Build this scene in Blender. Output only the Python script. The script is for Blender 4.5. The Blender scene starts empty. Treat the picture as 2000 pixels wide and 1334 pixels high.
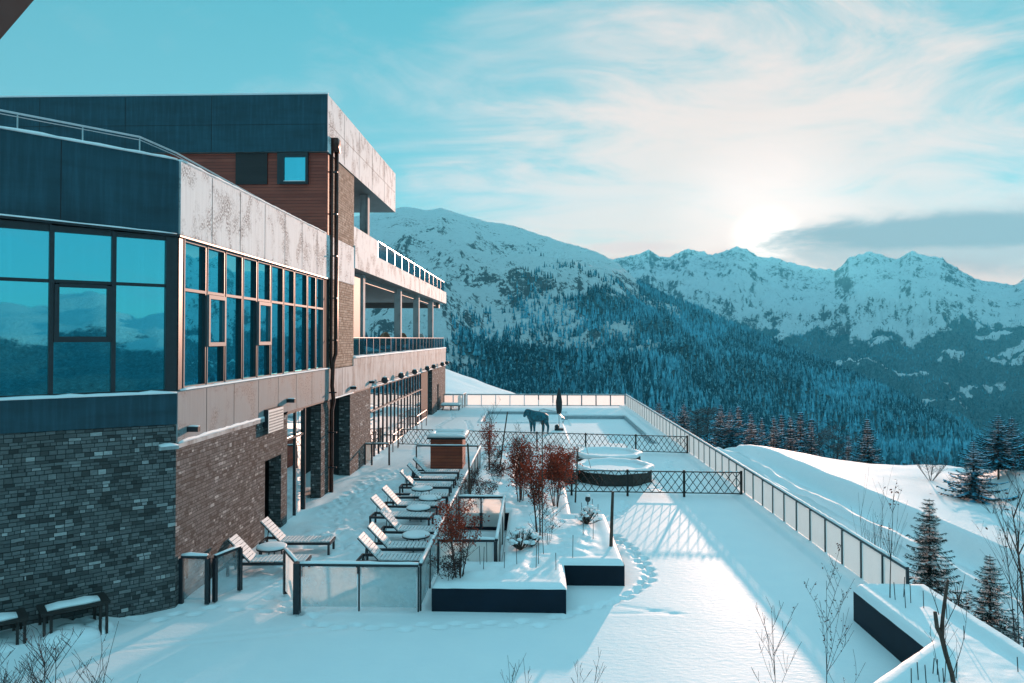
import bpy, math, random
import numpy as np
from mathutils import Vector, Matrix
random.seed(7); np.random.seed(7)
R = math.radians
scene = bpy.context.scene
COL = scene.collection

# ------------------------------------------------------------------ camera
CAMZ = 6.2; F = 1444.0; YAW = R(1.785); PITCH = R(1.0)
cam_d = bpy.data.cameras.new('camera'); cam = bpy.data.objects.new('camera', cam_d); COL.objects.link(cam)
cam_d.sensor_width = 36.0; cam_d.lens = 36.0 * F / 2000.0
cam_d.shift_y = -0.0156; cam_d.clip_start = 0.1; cam_d.clip_end = 40000
cam.location = (0, 0, CAMZ); cam.rotation_euler = (R(90) + PITCH, 0, YAW)
scene.camera = cam
# ------------------------------------------------------------------ light
SUN_AZ = math.atan(498 / F) - YAW          # measured clockwise from +Y
SUN_EL = R(6.9)
SUN_DIR = Vector((math.sin(SUN_AZ) * math.cos(SUN_EL), math.cos(SUN_AZ) * math.cos(SUN_EL), math.sin(SUN_EL)))
sun_d = bpy.data.lights.new('sun', 'SUN'); sun = bpy.data.objects.new('sun', sun_d); COL.objects.link(sun)
sun_d.energy = 2.15; sun_d.angle = R(0.6); sun_d.color = (1.0, 0.57, 0.42)
sun.rotation_euler = (-SUN_DIR).to_track_quat('-Z', 'Y').to_euler(); sun.location = (40, 60, 40)
vs = scene.view_settings
vs.view_transform = 'Standard'; vs.look = 'None'; vs.gamma = 1.0; vs.use_curve_mapping = False
vs.exposure = 1.78
scene.cycles.volume_bounces = 1; scene.cycles.max_bounces = 8; scene.cycles.transparent_max_bounces = 16
scene.cycles.use_denoising = True

# ------------------------------------------------------------------ node helpers
class NT:
    def __init__(s, tree): s.t = tree; s.n = tree.nodes; s.l = tree.links; s.n.clear()
    def add(s, typ, **kw):
        n = s.n.new(typ)
        for k, v in kw.items(): setattr(n, k, v)
        return n
    def link(s, a, b): s.l.new(a, b)
    def put(s, sock, v):
        if isinstance(v, bpy.types.NodeSocket): s.link(v, sock)
        else: sock.default_value = v
    def math(s, op, a, b=0.0, c=0.0, clamp=False):
        n = s.add('ShaderNodeMath', operation=op, use_clamp=clamp)
        s.put(n.inputs[0], a); s.put(n.inputs[1], b)
        if op in ('MULTIPLY_ADD', 'SMOOTH_MIN', 'COMPARE'): s.put(n.inputs[2], c)
        return n.outputs[0]
    def noise(s, vec, scale, detail=4, rough=0.55, dist=0.0):
        n = s.add('ShaderNodeTexNoise'); 
        if vec is not None: s.link(vec, n.inputs['Vector'])
        n.inputs['Scale'].default_value = scale; n.inputs['Detail'].default_value = detail
        n.inputs['Roughness'].default_value = rough; n.inputs['Distortion'].default_value = dist
        return n.outputs['Fac']
    def rng(s, v, a, b, c=0.0, d=1.0, smooth=False):
        n = s.add('ShaderNodeMapRange'); n.clamp = True
        if smooth: n.interpolation_type = 'SMOOTHSTEP'
        s.put(n.inputs[0], v); s.put(n.inputs[1], a); s.put(n.inputs[2], b); s.put(n.inputs[3], c); s.put(n.inputs[4], d)
        return n.outputs[0]
    def mix(s, fac, a, b, blend='MIX'):
        n = s.add('ShaderNodeMix', data_type='RGBA', blend_type=blend)
        s.put(n.inputs[0], fac)
        for sock, v in ((n.inputs[6], a), (n.inputs[7], b)):
            if isinstance(v, (tuple, list)): v = (v[0], v[1], v[2], 1.0)
            s.put(sock, v)
        return n.outputs[2]
    def mapping(s, vec, scale=(1, 1, 1), loc=(0, 0, 0), rot=(0, 0, 0)):
        n = s.add('ShaderNodeMapping'); s.link(vec, n.inputs[0])
        n.inputs['Scale'].default_value = scale; n.inputs['Location'].default_value = loc; n.inputs['Rotation'].default_value = rot
        return n.outputs[0]
    def bump(s, h, dist, strength=1.0):
        n = s.add('ShaderNodeBump'); s.put(n.inputs['Height'], h)
        n.inputs['Distance'].default_value = dist; n.inputs['Strength'].default_value = strength
        return n.outputs[0]

# ------------------------------------------------------------------ world
world = bpy.data.worlds.new("World"); scene.world = world; world.use_nodes = True
w = NT(world.node_tree)
out = w.add('ShaderNodeOutputWorld'); bg = w.add('ShaderNodeBackground'); w.link(bg.outputs[0], out.inputs[0])
sky = w.add('ShaderNodeTexSky'); sky.sky_type = 'NISHITA'; sky.sun_disc = False
sky.sun_elevation = SUN_EL; sky.sun_rotation = SUN_AZ; sky.altitude = 1800; sky.air_density = 1.0; sky.dust_density = 0.6; sky.ozone_density = 2.5
tc = w.add('ShaderNodeTexCoord'); D = tc.outputs['Generated']
nrm = w.add('ShaderNodeVectorMath', operation='NORMALIZE'); w.link(D, nrm.inputs[0]); D = nrm.outputs[0]
sep = w.add('ShaderNodeSeparateXYZ'); w.link(D, sep.inputs[0])
el = w.math('ARCSINE', sep.outputs[2]); az = w.math('ARCTAN2', sep.outputs[0], sep.outputs[1])
dt = w.add('ShaderNodeVectorMath', operation='DOT_PRODUCT'); w.link(D, dt.inputs[0]); dt.inputs[1].default_value = SUN_DIR
ang = w.math('ARCCOSINE', w.math('MINIMUM', dt.outputs['Value'], 0.99999))
# soft cyan air
base = w.mix(1.0, sky.outputs[0], (0.40, 1.00, 0.72), 'MULTIPLY')
zen = w.rng(el, 0.0, 0.9)
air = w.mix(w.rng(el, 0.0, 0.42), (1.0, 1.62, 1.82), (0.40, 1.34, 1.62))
air = w.mix(w.rng(el, 0.45, 1.0, 0, 1, True), air, (1.22, 2.46, 2.98))       # sky above the view brightened as added fill for the shade
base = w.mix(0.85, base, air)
base = w.mix(w.rng(sep.outputs[1], 0.1, -0.6, 0, 1, True), base, w.mix(1.0, base, (1.25, 1.3, 1.3), 'MULTIPLY'))  # sky behind the camera lifted, added fill for the mountain faces
# high thin clouds, laid on a flat layer
zz = w.math('ADD', w.math('MAXIMUM', sep.outputs[2], 0.0), 0.16)
px_ = w.math('DIVIDE', sep.outputs[0], zz); py_ = w.math('DIVIDE', sep.outputs[1], zz)
cb = w.add('ShaderNodeCombineXYZ'); w.link(px_, cb.inputs[0]); w.link(py_, cb.inputs[1])
P = w.mapping(cb.outputs[0], (0.55, 0.85, 1), (0.3, 0.2, 0), (0, 0, R(-24)))
n1 = w.noise(P, 0.85, 6, 0.55, 1.6); n2 = w.noise(P, 2.6, 8, 0.62, 1.2)
cl = w.math('ADD', w.math('MULTIPLY', n1, 0.55), w.math('MULTIPLY', n2, 0.45))
near = w.rng(ang, 0.78, 0.02, 0.0, 1.0, True)
cl = w.math('ADD', cl, w.math('MULTIPLY', near, 0.20))
mask = w.rng(cl, 0.47, 0.72, 0.0, 0.92, True)
veil = w.mix(near, (1.7, 1.95, 2.1), (3.3, 2.4, 2.15))
base = w.mix(mask, base, veil)
glow = w.rng(w.math('SUBTRACT', ang, w.math('MULTIPLY', w.math('SUBTRACT', n2, 0.5), 0.8)), 0.42, 0.03, 0.0, 1.0, True)
base = w.mix(w.math('MULTIPLY', glow, 0.9), base, (3.3, 2.4, 2.1))
core = w.rng(w.math('SUBTRACT', ang, w.math('MULTIPLY', w.math('SUBTRACT', n2, 0.5), 0.06)), 0.17, 0.0, 0.0, 0.85, True)
base = w.mix(core, base, (5.2, 3.5, 3.0))
base = w.mix(w.rng(ang, 0.055, 0.004, 0, 1, True), base, (9.0, 7.0, 6.0))
# pale warm band low over the ridges
band = w.math('MULTIPLY', w.rng(el, 0.20, 0.05, 0, 1, True), w.rng(ang, 0.9, 0.1, 0, 1, True))
base = w.mix(w.math('MULTIPLY', band, 0.8), base, (3.6, 2.3, 1.85))
# grey bank of cloud low to the right of the sun
nb = w.noise(w.mapping(D, (9, 9, 30)), 1.0, 7, 0.65, 0.5)
def bank(a0, aw, e0, ew, b, col, k):
    da = w.math('DIVIDE', w.math('SUBTRACT', az, a0), aw)
    de = w.math('DIVIDE', w.math('SUBTRACT', el, e0), ew)
    r = w.math('SQRT', w.math('ADD', w.math('MULTIPLY', da, da), w.math('MULTIPLY', de, de)))
    r = w.math('ADD', r, w.math('MULTIPLY', w.math('SUBTRACT', nb, 0.5), 1.1))
    return w.mix(w.rng(r, 1.10, 0.55, 0, k, True), b, col)
def azp(px): return math.atan((px - 1000) / F) - YAW
def elp(px, py): return math.atan((661 - py) / F * math.cos(math.atan((px - 1000) / F)))
base = bank(azp(1880), 0.25, elp(1900, 470), 0.045, base, (1.9, 1.45, 1.4), 0.92)
base = bank(azp(1850), 0.20, elp(1850, 452), 0.022, base, (1.0, 0.85, 0.95), 0.85)
base = bank(azp(1235), 0.07, elp(1235, 482), 0.009, base, (3.3, 2.0, 1.75), 0.75)
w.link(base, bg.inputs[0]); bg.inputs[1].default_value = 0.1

# ------------------------------------------------------------------ materials
def principled(name):
    m = bpy.data.materials.new(name); m.use_nodes = True
    t = NT(m.node_tree); o = t.add('ShaderNodeOutputMaterial'); p = t.add('ShaderNodeBsdfPrincipled')
    t.link(p.outputs[0], o.inputs[0]); return m, t, p
def geo(t): return t.add('ShaderNodeNewGeometry').outputs['Position']
def objc(t): return t.add('ShaderNodeTexCoord').outputs['Object']
def uvc(t): return t.add('ShaderNodeTexCoord').outputs['UV']
def plain(name, c, rough=0.5, metal=0.0, var=0.25, scale=6.0, bump=0.0, bscale=40.0, spec=0.5):
    m, t, p = principled(name); v = objc(t)
    n = t.rng(t.noise(v, scale, 6, 0.6), 0.3, 0.7)
    lo = tuple(x * (1 - var) for x in c); hi = tuple(min(1, x * (1 + var)) for x in c)
    t.link(t.mix(n, lo, hi), p.inputs['Base Color'])
    p.inputs['Roughness'].default_value = rough; p.inputs['Metallic'].default_value = metal
    p.inputs['Specular IOR Level'].default_value = spec
    if bump: t.link(t.bump(t.noise(v, bscale, 4, 0.6), bump), p.inputs['Normal'])
    return m
M = {}
def snow_mat(name, grain=0.004, drift=0.02):
    m, t, p = principled(name); v = geo(t)
    n = t.noise(v, 1.3, 5, 0.6)
    t.link(t.mix(n, (0.80, 0.83, 0.86), (0.90, 0.90, 0.90)), p.inputs['Base Color'])
    p.inputs['Roughness'].default_value = 0.62
    p.inputs['Specular IOR Level'].default_value = 0.3
    h = t.math('ADD', t.math('MULTIPLY', t.noise(t.mapping(v, (1, 2.2, 1)), 5.0, 4, 0.55), drift), t.math('MULTIPLY', t.noise(v, 42.0, 4, 0.7), grain))
    t.link(t.bump(h, 1.0, 0.55), p.inputs['Normal'])
    return m
M['snow'] = snow_mat('snow')
M['snow_deck'] = snow_mat('deck_snow', 0.0045, 0.016)
M['snow_cap'] = snow_mat('snow_cap', 0.006, 0.01)

def stone_mat(name, c0, c1, c2, bw=0.36, rh=0.115):
    m, t, p = principled(name); uv = uvc(t)
    wob = t.add('ShaderNodeVectorMath', operation='ADD'); t.link(uv, wob.inputs[0])
    nz = t.add('ShaderNodeTexNoise'); t.link(uv, nz.inputs['Vector']); nz.inputs['Scale'].default_value = 1.7
    sc = t.add('ShaderNodeVectorMath', operation='SCALE'); t.link(nz.outputs['Color'], sc.inputs[0]); sc.inputs['Scale'].default_value = 0.045
    t.link(sc.outputs[0], wob.inputs[1]); V0 = wob.outputs[0]
    sv = t.add('ShaderNodeSeparateXYZ'); t.link(V0, sv.inputs[0]); rowv = t.add('ShaderNodeTexNoise'); rowv.noise_dimensions = '1D'
    t.link(t.math('MULTIPLY', sv.outputs[1], 4.2), rowv.inputs['W']); rowv.inputs['Scale'].default_value = 1; rowv.inputs['Detail'].default_value = 1
    vv_ = t.math('ADD', sv.outputs[1], t.math('MULTIPLY', t.math('SUBTRACT', rowv.outputs['Fac'], 0.5), 0.08))
    cv = t.add('ShaderNodeCombineXYZ'); t.link(sv.outputs[0], cv.inputs[0]); t.link(vv_, cv.inputs[1]); V = cv.outputs[0]
    def br(bw, rh, off, loc):
        b = t.add('ShaderNodeTexBrick'); t.link(t.mapping(V, (1, 1, 1), loc), b.inputs['Vector'])
        b.inputs['Color1'].default_value = (0, 0, 0, 1); b.inputs['Color2'].default_value = (1, 1, 1, 1)
        b.inputs['Mortar'].default_value = (0.5, 0.5, 0.5, 1); b.inputs['Scale'].default_value = 1
        b.inputs['Mortar Size'].default_value = 0.007; b.inputs['Mortar Smooth'].default_value = 0.25
        b.inputs['Brick Width'].default_value = bw; b.inputs['Row Height'].default_value = rh
        b.offset = off; b.squash = 0.72; b.squash_frequency = 3; b.offset_frequency = 2
        return b
    a = br(bw, rh, 0.37, (0, 0, 0)); b = br(bw * 0.62, rh, 0.55, (3.1, 0, 0))
    cell = t.add('ShaderNodeTexWhiteNoise'); cell.noise_dimensions = '2D'
    fl = t.add('ShaderNodeVectorMath', operation='FLOOR'); t.link(t.mapping(V, (0.5, 1 / rh, 1)), fl.inputs[0]); t.link(fl.outputs[0], cell.inputs[0])
    sel = t.math('GREATER_THAN', cell.outputs[0], 0.5)
    fac = t.mix(sel, a.outputs['Color'], b.outputs['Color'])
    mor = t.math('ADD', t.math('MULTIPLY', a.outputs['Fac'], t.math('SUBTRACT', 1.0, sel)), t.math('MULTIPLY', b.outputs['Fac'], sel))
    r = t.add('ShaderNodeValToRGB'); t.link(fac, r.inputs[0])
    e = r.color_ramp.elements; e[0].color = (*c0, 1); e[1].color = (*c2, 1); e[1].position = 1.0
    k = r.color_ramp.elements.new(0.5); k.color = (*c1, 1); k = r.color_ramp.elements.new(0.88); k.color = (*[x * 1.25 for x in c1], 1)
    fine = t.noise(t.mapping(V, (14, 40, 1)), 1.0, 6, 0.7)
    big = t.noise(V, 0.6, 3)
    col = t.mix(t.rng(fine, 0.3, 0.75, 0, 0.55), r.outputs[0], (c0[0] * 0.6, c0[1] * 0.6, c0[2] * 0.6))
    col = t.mix(t.rng(big, 0.4, 0.7, 0, 0.35), col, (c0[0], c0[1] * 0.92, c0[2] * 0.8))
    col = t.mix(mor, col, (0.025, 0.024, 0.024))
    t.link(col, p.inputs['Base Color']); p.inputs['Roughness'].default_value = 0.85; p.inputs['Specular IOR Level'].default_value = 0.25
    h = t.math('SUBTRACT', t.math('ADD', t.math('MULTIPLY', fac, 0.5), t.math('MULTIPLY', fine, 0.6)), t.math('MULTIPLY', mor, 1.1))
    t.link(t.bump(h, 0.014), p.inputs['Normal'])
    return m
M['stone'] = stone_mat('slate_stone', (0.045, 0.045, 0.046), (0.16, 0.165, 0.168), (0.55, 0.55, 0.55), 0.25, 0.082)
M['shingle'] = stone_mat('larch_shingle', (0.26, 0.17, 0.12), (0.52, 0.38, 0.30), (0.72, 0.56, 0.46), 0.22, 0.105)

def metal_mat(name, dark, frost, frost_amt, rough=0.42, metallic=0.55):
    m, t, p = principled(name); uv = uvc(t)
    pan = t.noise(t.mapping(uv, (0.55, 0.9, 1)), 1.0, 4, 0.6, 0.8)
    speck = t.noise(t.mapping(uv, (22, 16, 1)), 1.0, 2, 0.6)
    blot = t.noise(t.mapping(uv, (1.1, 0.8, 1), (2, 1, 0)), 1.0, 5, 0.6, 0.3)
    sepu = t.add('ShaderNodeSeparateXYZ'); t.link(uv, sepu.inputs[0])
    streak = t.noise(t.mapping(uv, (9, 0.5, 1)), 1.0, 4, 0.6)
    thr = t.math('MULTIPLY', t.rng(blot, 0.47, 0.62, 0, 1, True), t.rng(speck, 0.45, 0.55, 0.0, 1.0))
    keep = t.math('SUBTRACT', 1.0, t.math('MULTIPLY', thr, 0.80))
    keep = t.math('MULTIPLY', keep, t.rng(streak, 0.25, 0.6, 0.82, 1.0))
    amt = t.math('MULTIPLY', keep, frost_amt)
    col = t.mix(t.rng(pan, 0.3, 0.7), tuple(x * 0.8 for x in dark), tuple(x * 1.2 for x in dark))
    col = t.mix(t.rng(streak, 0.45, 0.75, 0, 0.5), col, tuple(min(1, x * 2.0 + 0.01) for x in dark)); col = t.mix(t.rng(t.noise(t.mapping(uv, (0.25, 1.4, 1), (5, 2, 0)), 1.0, 5, 0.7), 0.45, 0.7, 0, 0.5), col, tuple(x * 0.4 for x in dark))
    t.link(t.mix(amt, col, frost), p.inputs['Base Color'])
    p.inputs['Metallic'].default_value = metallic
    t.link(t.math('SUBTRACT', metallic, t.math('MULTIPLY', amt, metallic)), p.inputs['Metallic'])
    if metallic < 0.2: p.inputs['Specular IOR Level'].default_value = 0.15
    t.link(t.rng(amt, 0, 1, rough, 0.7), p.inputs['Roughness'])
    t.link(t.bump(t.math('ADD', t.math('MULTIPLY', speck, amt), t.math('MULTIPLY', pan, 0.1)), 0.004), p.inputs['Normal'])
    return m
M['metal'] = metal_mat('dark_cladding_metal', (0.010, 0.052, 0.075), (0.5, 0.5, 0.5), 0.0, 0.5, 0.3)
M['frosted'] = metal_mat('frosted_cladding_metal', (0.05, 0.05, 0.055), (0.76, 0.79, 0.80), 0.96, 0.75, 0.0)
M['panel_lo'] = metal_mat('weathered_fibre_cement', (0.09, 0.09, 0.09), (0.29, 0.31, 0.32), 0.92, 0.6, 0.1)

def concrete(name, base, stain):
    m, t, p = principled(name); uv = uvc(t)
    s = t.noise(t.mapping(uv, (2.6, 0.22, 1)), 1.0, 6, 0.65, 0.3); b = t.noise(uv, 0.9, 5, 0.6)
    f = t.noise(t.mapping(uv, (30, 30, 1)), 1.0, 4, 0.7)
    k = t.rng(t.math('ADD', t.math('MULTIPLY', s, 0.6), t.math('MULTIPLY', b, 0.4)), 0.46, 0.62, 0, 0.9)
    c = t.mix(k, base, stain); c = t.mix(t.rng(f, 0.35, 0.7, 0, 0.3), c, tuple(x * 0.7 for x in base))
    t.link(c, p.inputs['Base Color']); p.inputs['Roughness'].default_value = 0.75
    t.link(t.bump(f, 0.004), p.inputs['Normal']); return m
M['concrete'] = concrete('stained_concrete', (0.42, 0.44, 0.45), (0.07, 0.07, 0.07))
M['poolwall'] = plain('pool_tiles', (0.30, 0.36, 0.39), 0.6, 0, 0.2, 3)
M['soffit'] = plain('soffit_board', (0.16, 0.15, 0.145), 0.6, 0, 0.15, 2)
M['black'] = plain('black_powdercoat', (0.012, 0.016, 0.022), 0.4, 0.0, 0.3, 8, 0.001, 60)
M['steel'] = plain('brushed_steel', (0.45, 0.48, 0.5), 0.3, 0.9, 0.1)
M['alu'] = plain('grey_aluminium_frame', (0.13, 0.14, 0.15), 0.6, 0.0, 0.1)
M['pipe'] = plain('rusty_brown_downpipe', (0.07, 0.022, 0.016), 0.38, 0.5, 0.4, 5)
M['planter'] = plain('planter_navy_metal', (0.004, 0.011, 0.022), 0.6, 0.0, 0.25, 1.2, 0.001, 30, 0.2)
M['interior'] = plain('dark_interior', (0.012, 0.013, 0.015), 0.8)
M['bark'] = plain('bark', (0.07, 0.042, 0.032), 0.9, 0, 0.4, 12, 0.004, 50)
M['twig'] = plain('twig_bark', (0.035, 0.030, 0.032), 0.9, 0, 0.3, 20)
M['redbark'] = plain('reddish_bark', (0.075, 0.035, 0.028), 0.9, 0, 0.4, 12)
M['bronze'] = plain('patinated_bronze', (0.008, 0.10, 0.135), 0.5, 0.25, 0.75, 7, 0.02, 14)
M['canvas'] = plain('dark_canvas', (0.03, 0.035, 0.04), 0.85, 0, 0.3)
M['weave'] = plain('orange_weave', (0.55, 0.30, 0.20), 0.8, 0, 0.2, 30, 0.004, 90)
M['whiteplastic'] = plain('white_plastic', (0.7, 0.68, 0.66), 0.5, 0, 0.08)
M['slat'] = plain('frosted_white_slats', (0.66, 0.67, 0.68), 0.6, 0, 0.12, 14, 0.003, 60)

def wood(name, a, b, plank=0.14, vertical=False):
    m, t, p = principled(name); uv = uvc(t)
    sx = t.add('ShaderNodeSeparateXYZ'); t.link(uv, sx.inputs[0])
    ax = sx.outputs[0] if vertical else sx.outputs[1]
    row = t.math('DIVIDE', ax, plank); fr = t.math('FRACT', row); fl = t.math('FLOOR', row)
    wn = t.add('ShaderNodeTexWhiteNoise'); wn.noise_dimensions = '1D'; t.link(fl, wn.inputs['W'])
    g = t.noise(t.mapping(uv, (40, 1.2, 1) if vertical else (1.2, 40, 1)), 1.0, 5, 0.6, 0.4)
    st = t.noise(t.mapping(uv, (0.8, 2.5, 1)), 1.0, 4, 0.6)
    c = t.mix(t.math('MULTIPLY', t.math('ADD', wn.outputs[0], g), 0.5), a, b)
    c = t.mix(t.rng(st, 0.45, 0.75, 0, 0.5), c, tuple(x * 0.55 for x in a))
    gap = t.math('LESS_THAN', fr, 0.08)
    c = t.mix(gap, c, (0.01, 0.008, 0.007)); t.link(c, p.inputs['Base Color']); p.inputs['Roughness'].default_value = 0.6
    t.link(t.bump(t.math('SUBTRACT', t.math('MULTIPLY', g, 0.2), gap), 0.01), p.inputs['Normal']); return m
M['wood'] = wood('red_brown_timber', (0.22, 0.026, 0.015), (0.46, 0.085, 0.048), 0.13)
M['wood_cab'] = wood('brown_cabinet_timber', (0.24, 0.03, 0.012), (0.42, 0.08, 0.03), 0.16)
M['wood_dark'] = wood('dark_tub_timber', (0.020, 0.014, 0.011), (0.045, 0.032, 0.025), 0.1, True)
M['louvre'] = wood('louvre_metal', (0.016, 0.010, 0.012), (0.03, 0.02, 0.022), 0.08)
M['fencewood'] = plain('dark_trellis_wood', (0.020, 0.015, 0.014), 0.8, 0, 0.4, 20)

def glass_front(name, tint=(0.20, 0.86, 1.0), mixf=0.64, body=(0.006, 0.030, 0.040), curtains=True):
    m = bpy.data.materials.new(name); m.use_nodes = True; t = NT(m.node_tree)
    o = t.add('ShaderNodeOutputMaterial'); g = t.add('ShaderNodeBsdfGlossy'); g.inputs['Roughness'].default_value = 0.012
    g.inputs['Color'].default_value = (*tint, 1)
    d = t.add('ShaderNodeBsdfDiffuse'); uv = uvc(t)
    cu = t.noise(t.mapping(uv, (5, 0.1, 1)), 1.0, 3, 0.6)
    t.link(t.mix(t.rng(cu, 0.5, 0.7), body, tuple(min(1, x * 5) for x in body)) if curtains else t.mix(0.0, body, body), d.inputs[0])
    wav = t.noise(t.mapping(uv, (0.7, 1.3, 1)), 1.0, 2)
    bn = t.bump(wav, 0.0012); oi = t.add('ShaderNodeObjectInfo'); wn_ = t.add('ShaderNodeTexWhiteNoise'); wn_.noise_dimensions = '1D'; t.link(oi.outputs['Random'], wn_.inputs['W'])
    sb_ = t.add('ShaderNodeVectorMath', operation='SUBTRACT'); t.link(wn_.outputs['Color'], sb_.inputs[0]); sb_.inputs[1].default_value = (0.5, 0.5, 0.5)
    sc_ = t.add('ShaderNodeVectorMath', operation='SCALE'); t.link(sb_.outputs[0], sc_.inputs[0]); sc_.inputs['Scale'].default_value = 0.014
    ad_ = t.add('ShaderNodeVectorMath', operation='ADD'); t.link(bn, ad_.inputs[0]); t.link(sc_.outputs[0], ad_.inputs[1]); nm_ = t.add('ShaderNodeVectorMath', operation='NORMALIZE'); t.link(ad_.outputs[0], nm_.inputs[0]); t.link(nm_.outputs[0], g.inputs['Normal'])
    lw = t.add('ShaderNodeLayerWeight'); lw.inputs[0].default_value = 0.35
    f = t.rng(lw.outputs['Fresnel'], 0.0, 1.0, mixf, 1.0)
    mx = t.add('ShaderNodeMixShader'); t.link(f, mx.inputs[0]); t.link(d.outputs[0], mx.inputs[1]); t.link(g.outputs[0], mx.inputs[2])
    t.link(mx.outputs[0], o.inputs[0]); return m
M['glass'] = glass_front('coated_window_glass')
M['glass_shop'] = glass_front('shopfront_glass', (0.92, 0.95, 0.96), 0.7, (0.01, 0.012, 0.014), False)
def sheet_glass(name, clear, white, frost_scale=1.3, transl=0.5, lo=0.35, hi=0.65, tint=(0.80, 0.90, 0.92)):
    m = bpy.data.materials.new(name); m.use_nodes = True; t = NT(m.node_tree)
    o = t.add('ShaderNodeOutputMaterial'); d = t.add('ShaderNodeBsdfDiffuse'); tr = t.add('ShaderNodeBsdfTranslucent')
    d.inputs[0].default_value = (*white, 1); tr.inputs[0].default_value = (*white, 1)
    a = t.add('ShaderNodeMixShader'); a.inputs[0].default_value = transl; t.link(d.outputs[0], a.inputs[1]); t.link(tr.outputs[0], a.inputs[2])
    tp = t.add('ShaderNodeBsdfTransparent'); tp.inputs[0].default_value = (*tint, 1)
    gl = t.add('ShaderNodeBsdfGlossy'); gl.inputs['Roughness'].default_value = 0.03; gl.inputs[0].default_value = (0.8, 0.9, 0.95, 1)
    c = t.add('ShaderNodeMixShader'); c.inputs[0].default_value = 0.12; t.link(tp.outputs[0], c.inputs[1]); t.link(gl.outputs[0], c.inputs[2])
    n = t.rng(t.noise(uvc(t), frost_scale, 5, 0.6, 0.6), lo, hi, clear[0], clear[1])
    b = t.add('ShaderNodeMixShader'); t.link(n, b.inputs[0]); t.link(a.outputs[0], b.inputs[1]); t.link(c.outputs[0], b.inputs[2])
    t.link(b.outputs[0], o.inputs[0]); return m
M['frostglass'] = sheet_glass('frosted_rail_glass', (0.02, 0.08), (0.95, 0.93, 0.91), transl=0.78)
M['screenglass'] = sheet_glass('misted_screen_glass', (0.30, 0.85), (0.72, 0.72, 0.70), 0.9)
M['clearglass'] = sheet_glass('clear_gate_glass', (0.84, 0.97), (0.72, 0.72, 0.70), 1.4)
M['balglass'] = sheet_glass('dark_balcony_glass', (0.80, 0.97), (0.15, 0.3, 0.35), 3.0, 0.5, tint=(0.22, 0.48, 0.55))

def leaf_mat(name, a, b, transl=0.25):
    m = bpy.data.materials.new(name); m.use_nodes = True; t = NT(m.node_tree)
    o = t.add('ShaderNodeOutputMaterial'); d = t.add('ShaderNodeBsdfDiffuse'); tr = t.add('ShaderNodeBsdfTranslucent')
    n = t.rng(t.noise(objc(t), 9.0, 3), 0.35, 0.65); c = t.mix(n, a, b)
    t.link(c, d.inputs[0]); t.link(c, tr.inputs[0])
    x = t.add('ShaderNodeMixShader'); x.inputs[0].default_value = transl; t.link(d.outputs[0], x.inputs[1]); t.link(tr.outputs[0], x.inputs[2])
    t.link(x.outputs[0], o.inputs[0]); return m
M['redleaf'] = leaf_mat('copper_leaf', (0.16, 0.030, 0.018), (0.36, 0.085, 0.05), 0.35)
M['darkleaf'] = leaf_mat('dark_dry_leaf', (0.05, 0.028, 0.026), (0.10, 0.04, 0.032))
M['needle'] = leaf_mat('spruce_needles', (0.012, 0.026, 0.026), (0.035, 0.06, 0.055), 0.15)
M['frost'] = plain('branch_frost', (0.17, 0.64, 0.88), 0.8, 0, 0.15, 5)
M['frostneedle'] = leaf_mat('frosted_needles', (0.05, 0.11, 0.13), (0.16, 0.27, 0.31), 0.2)

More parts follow.
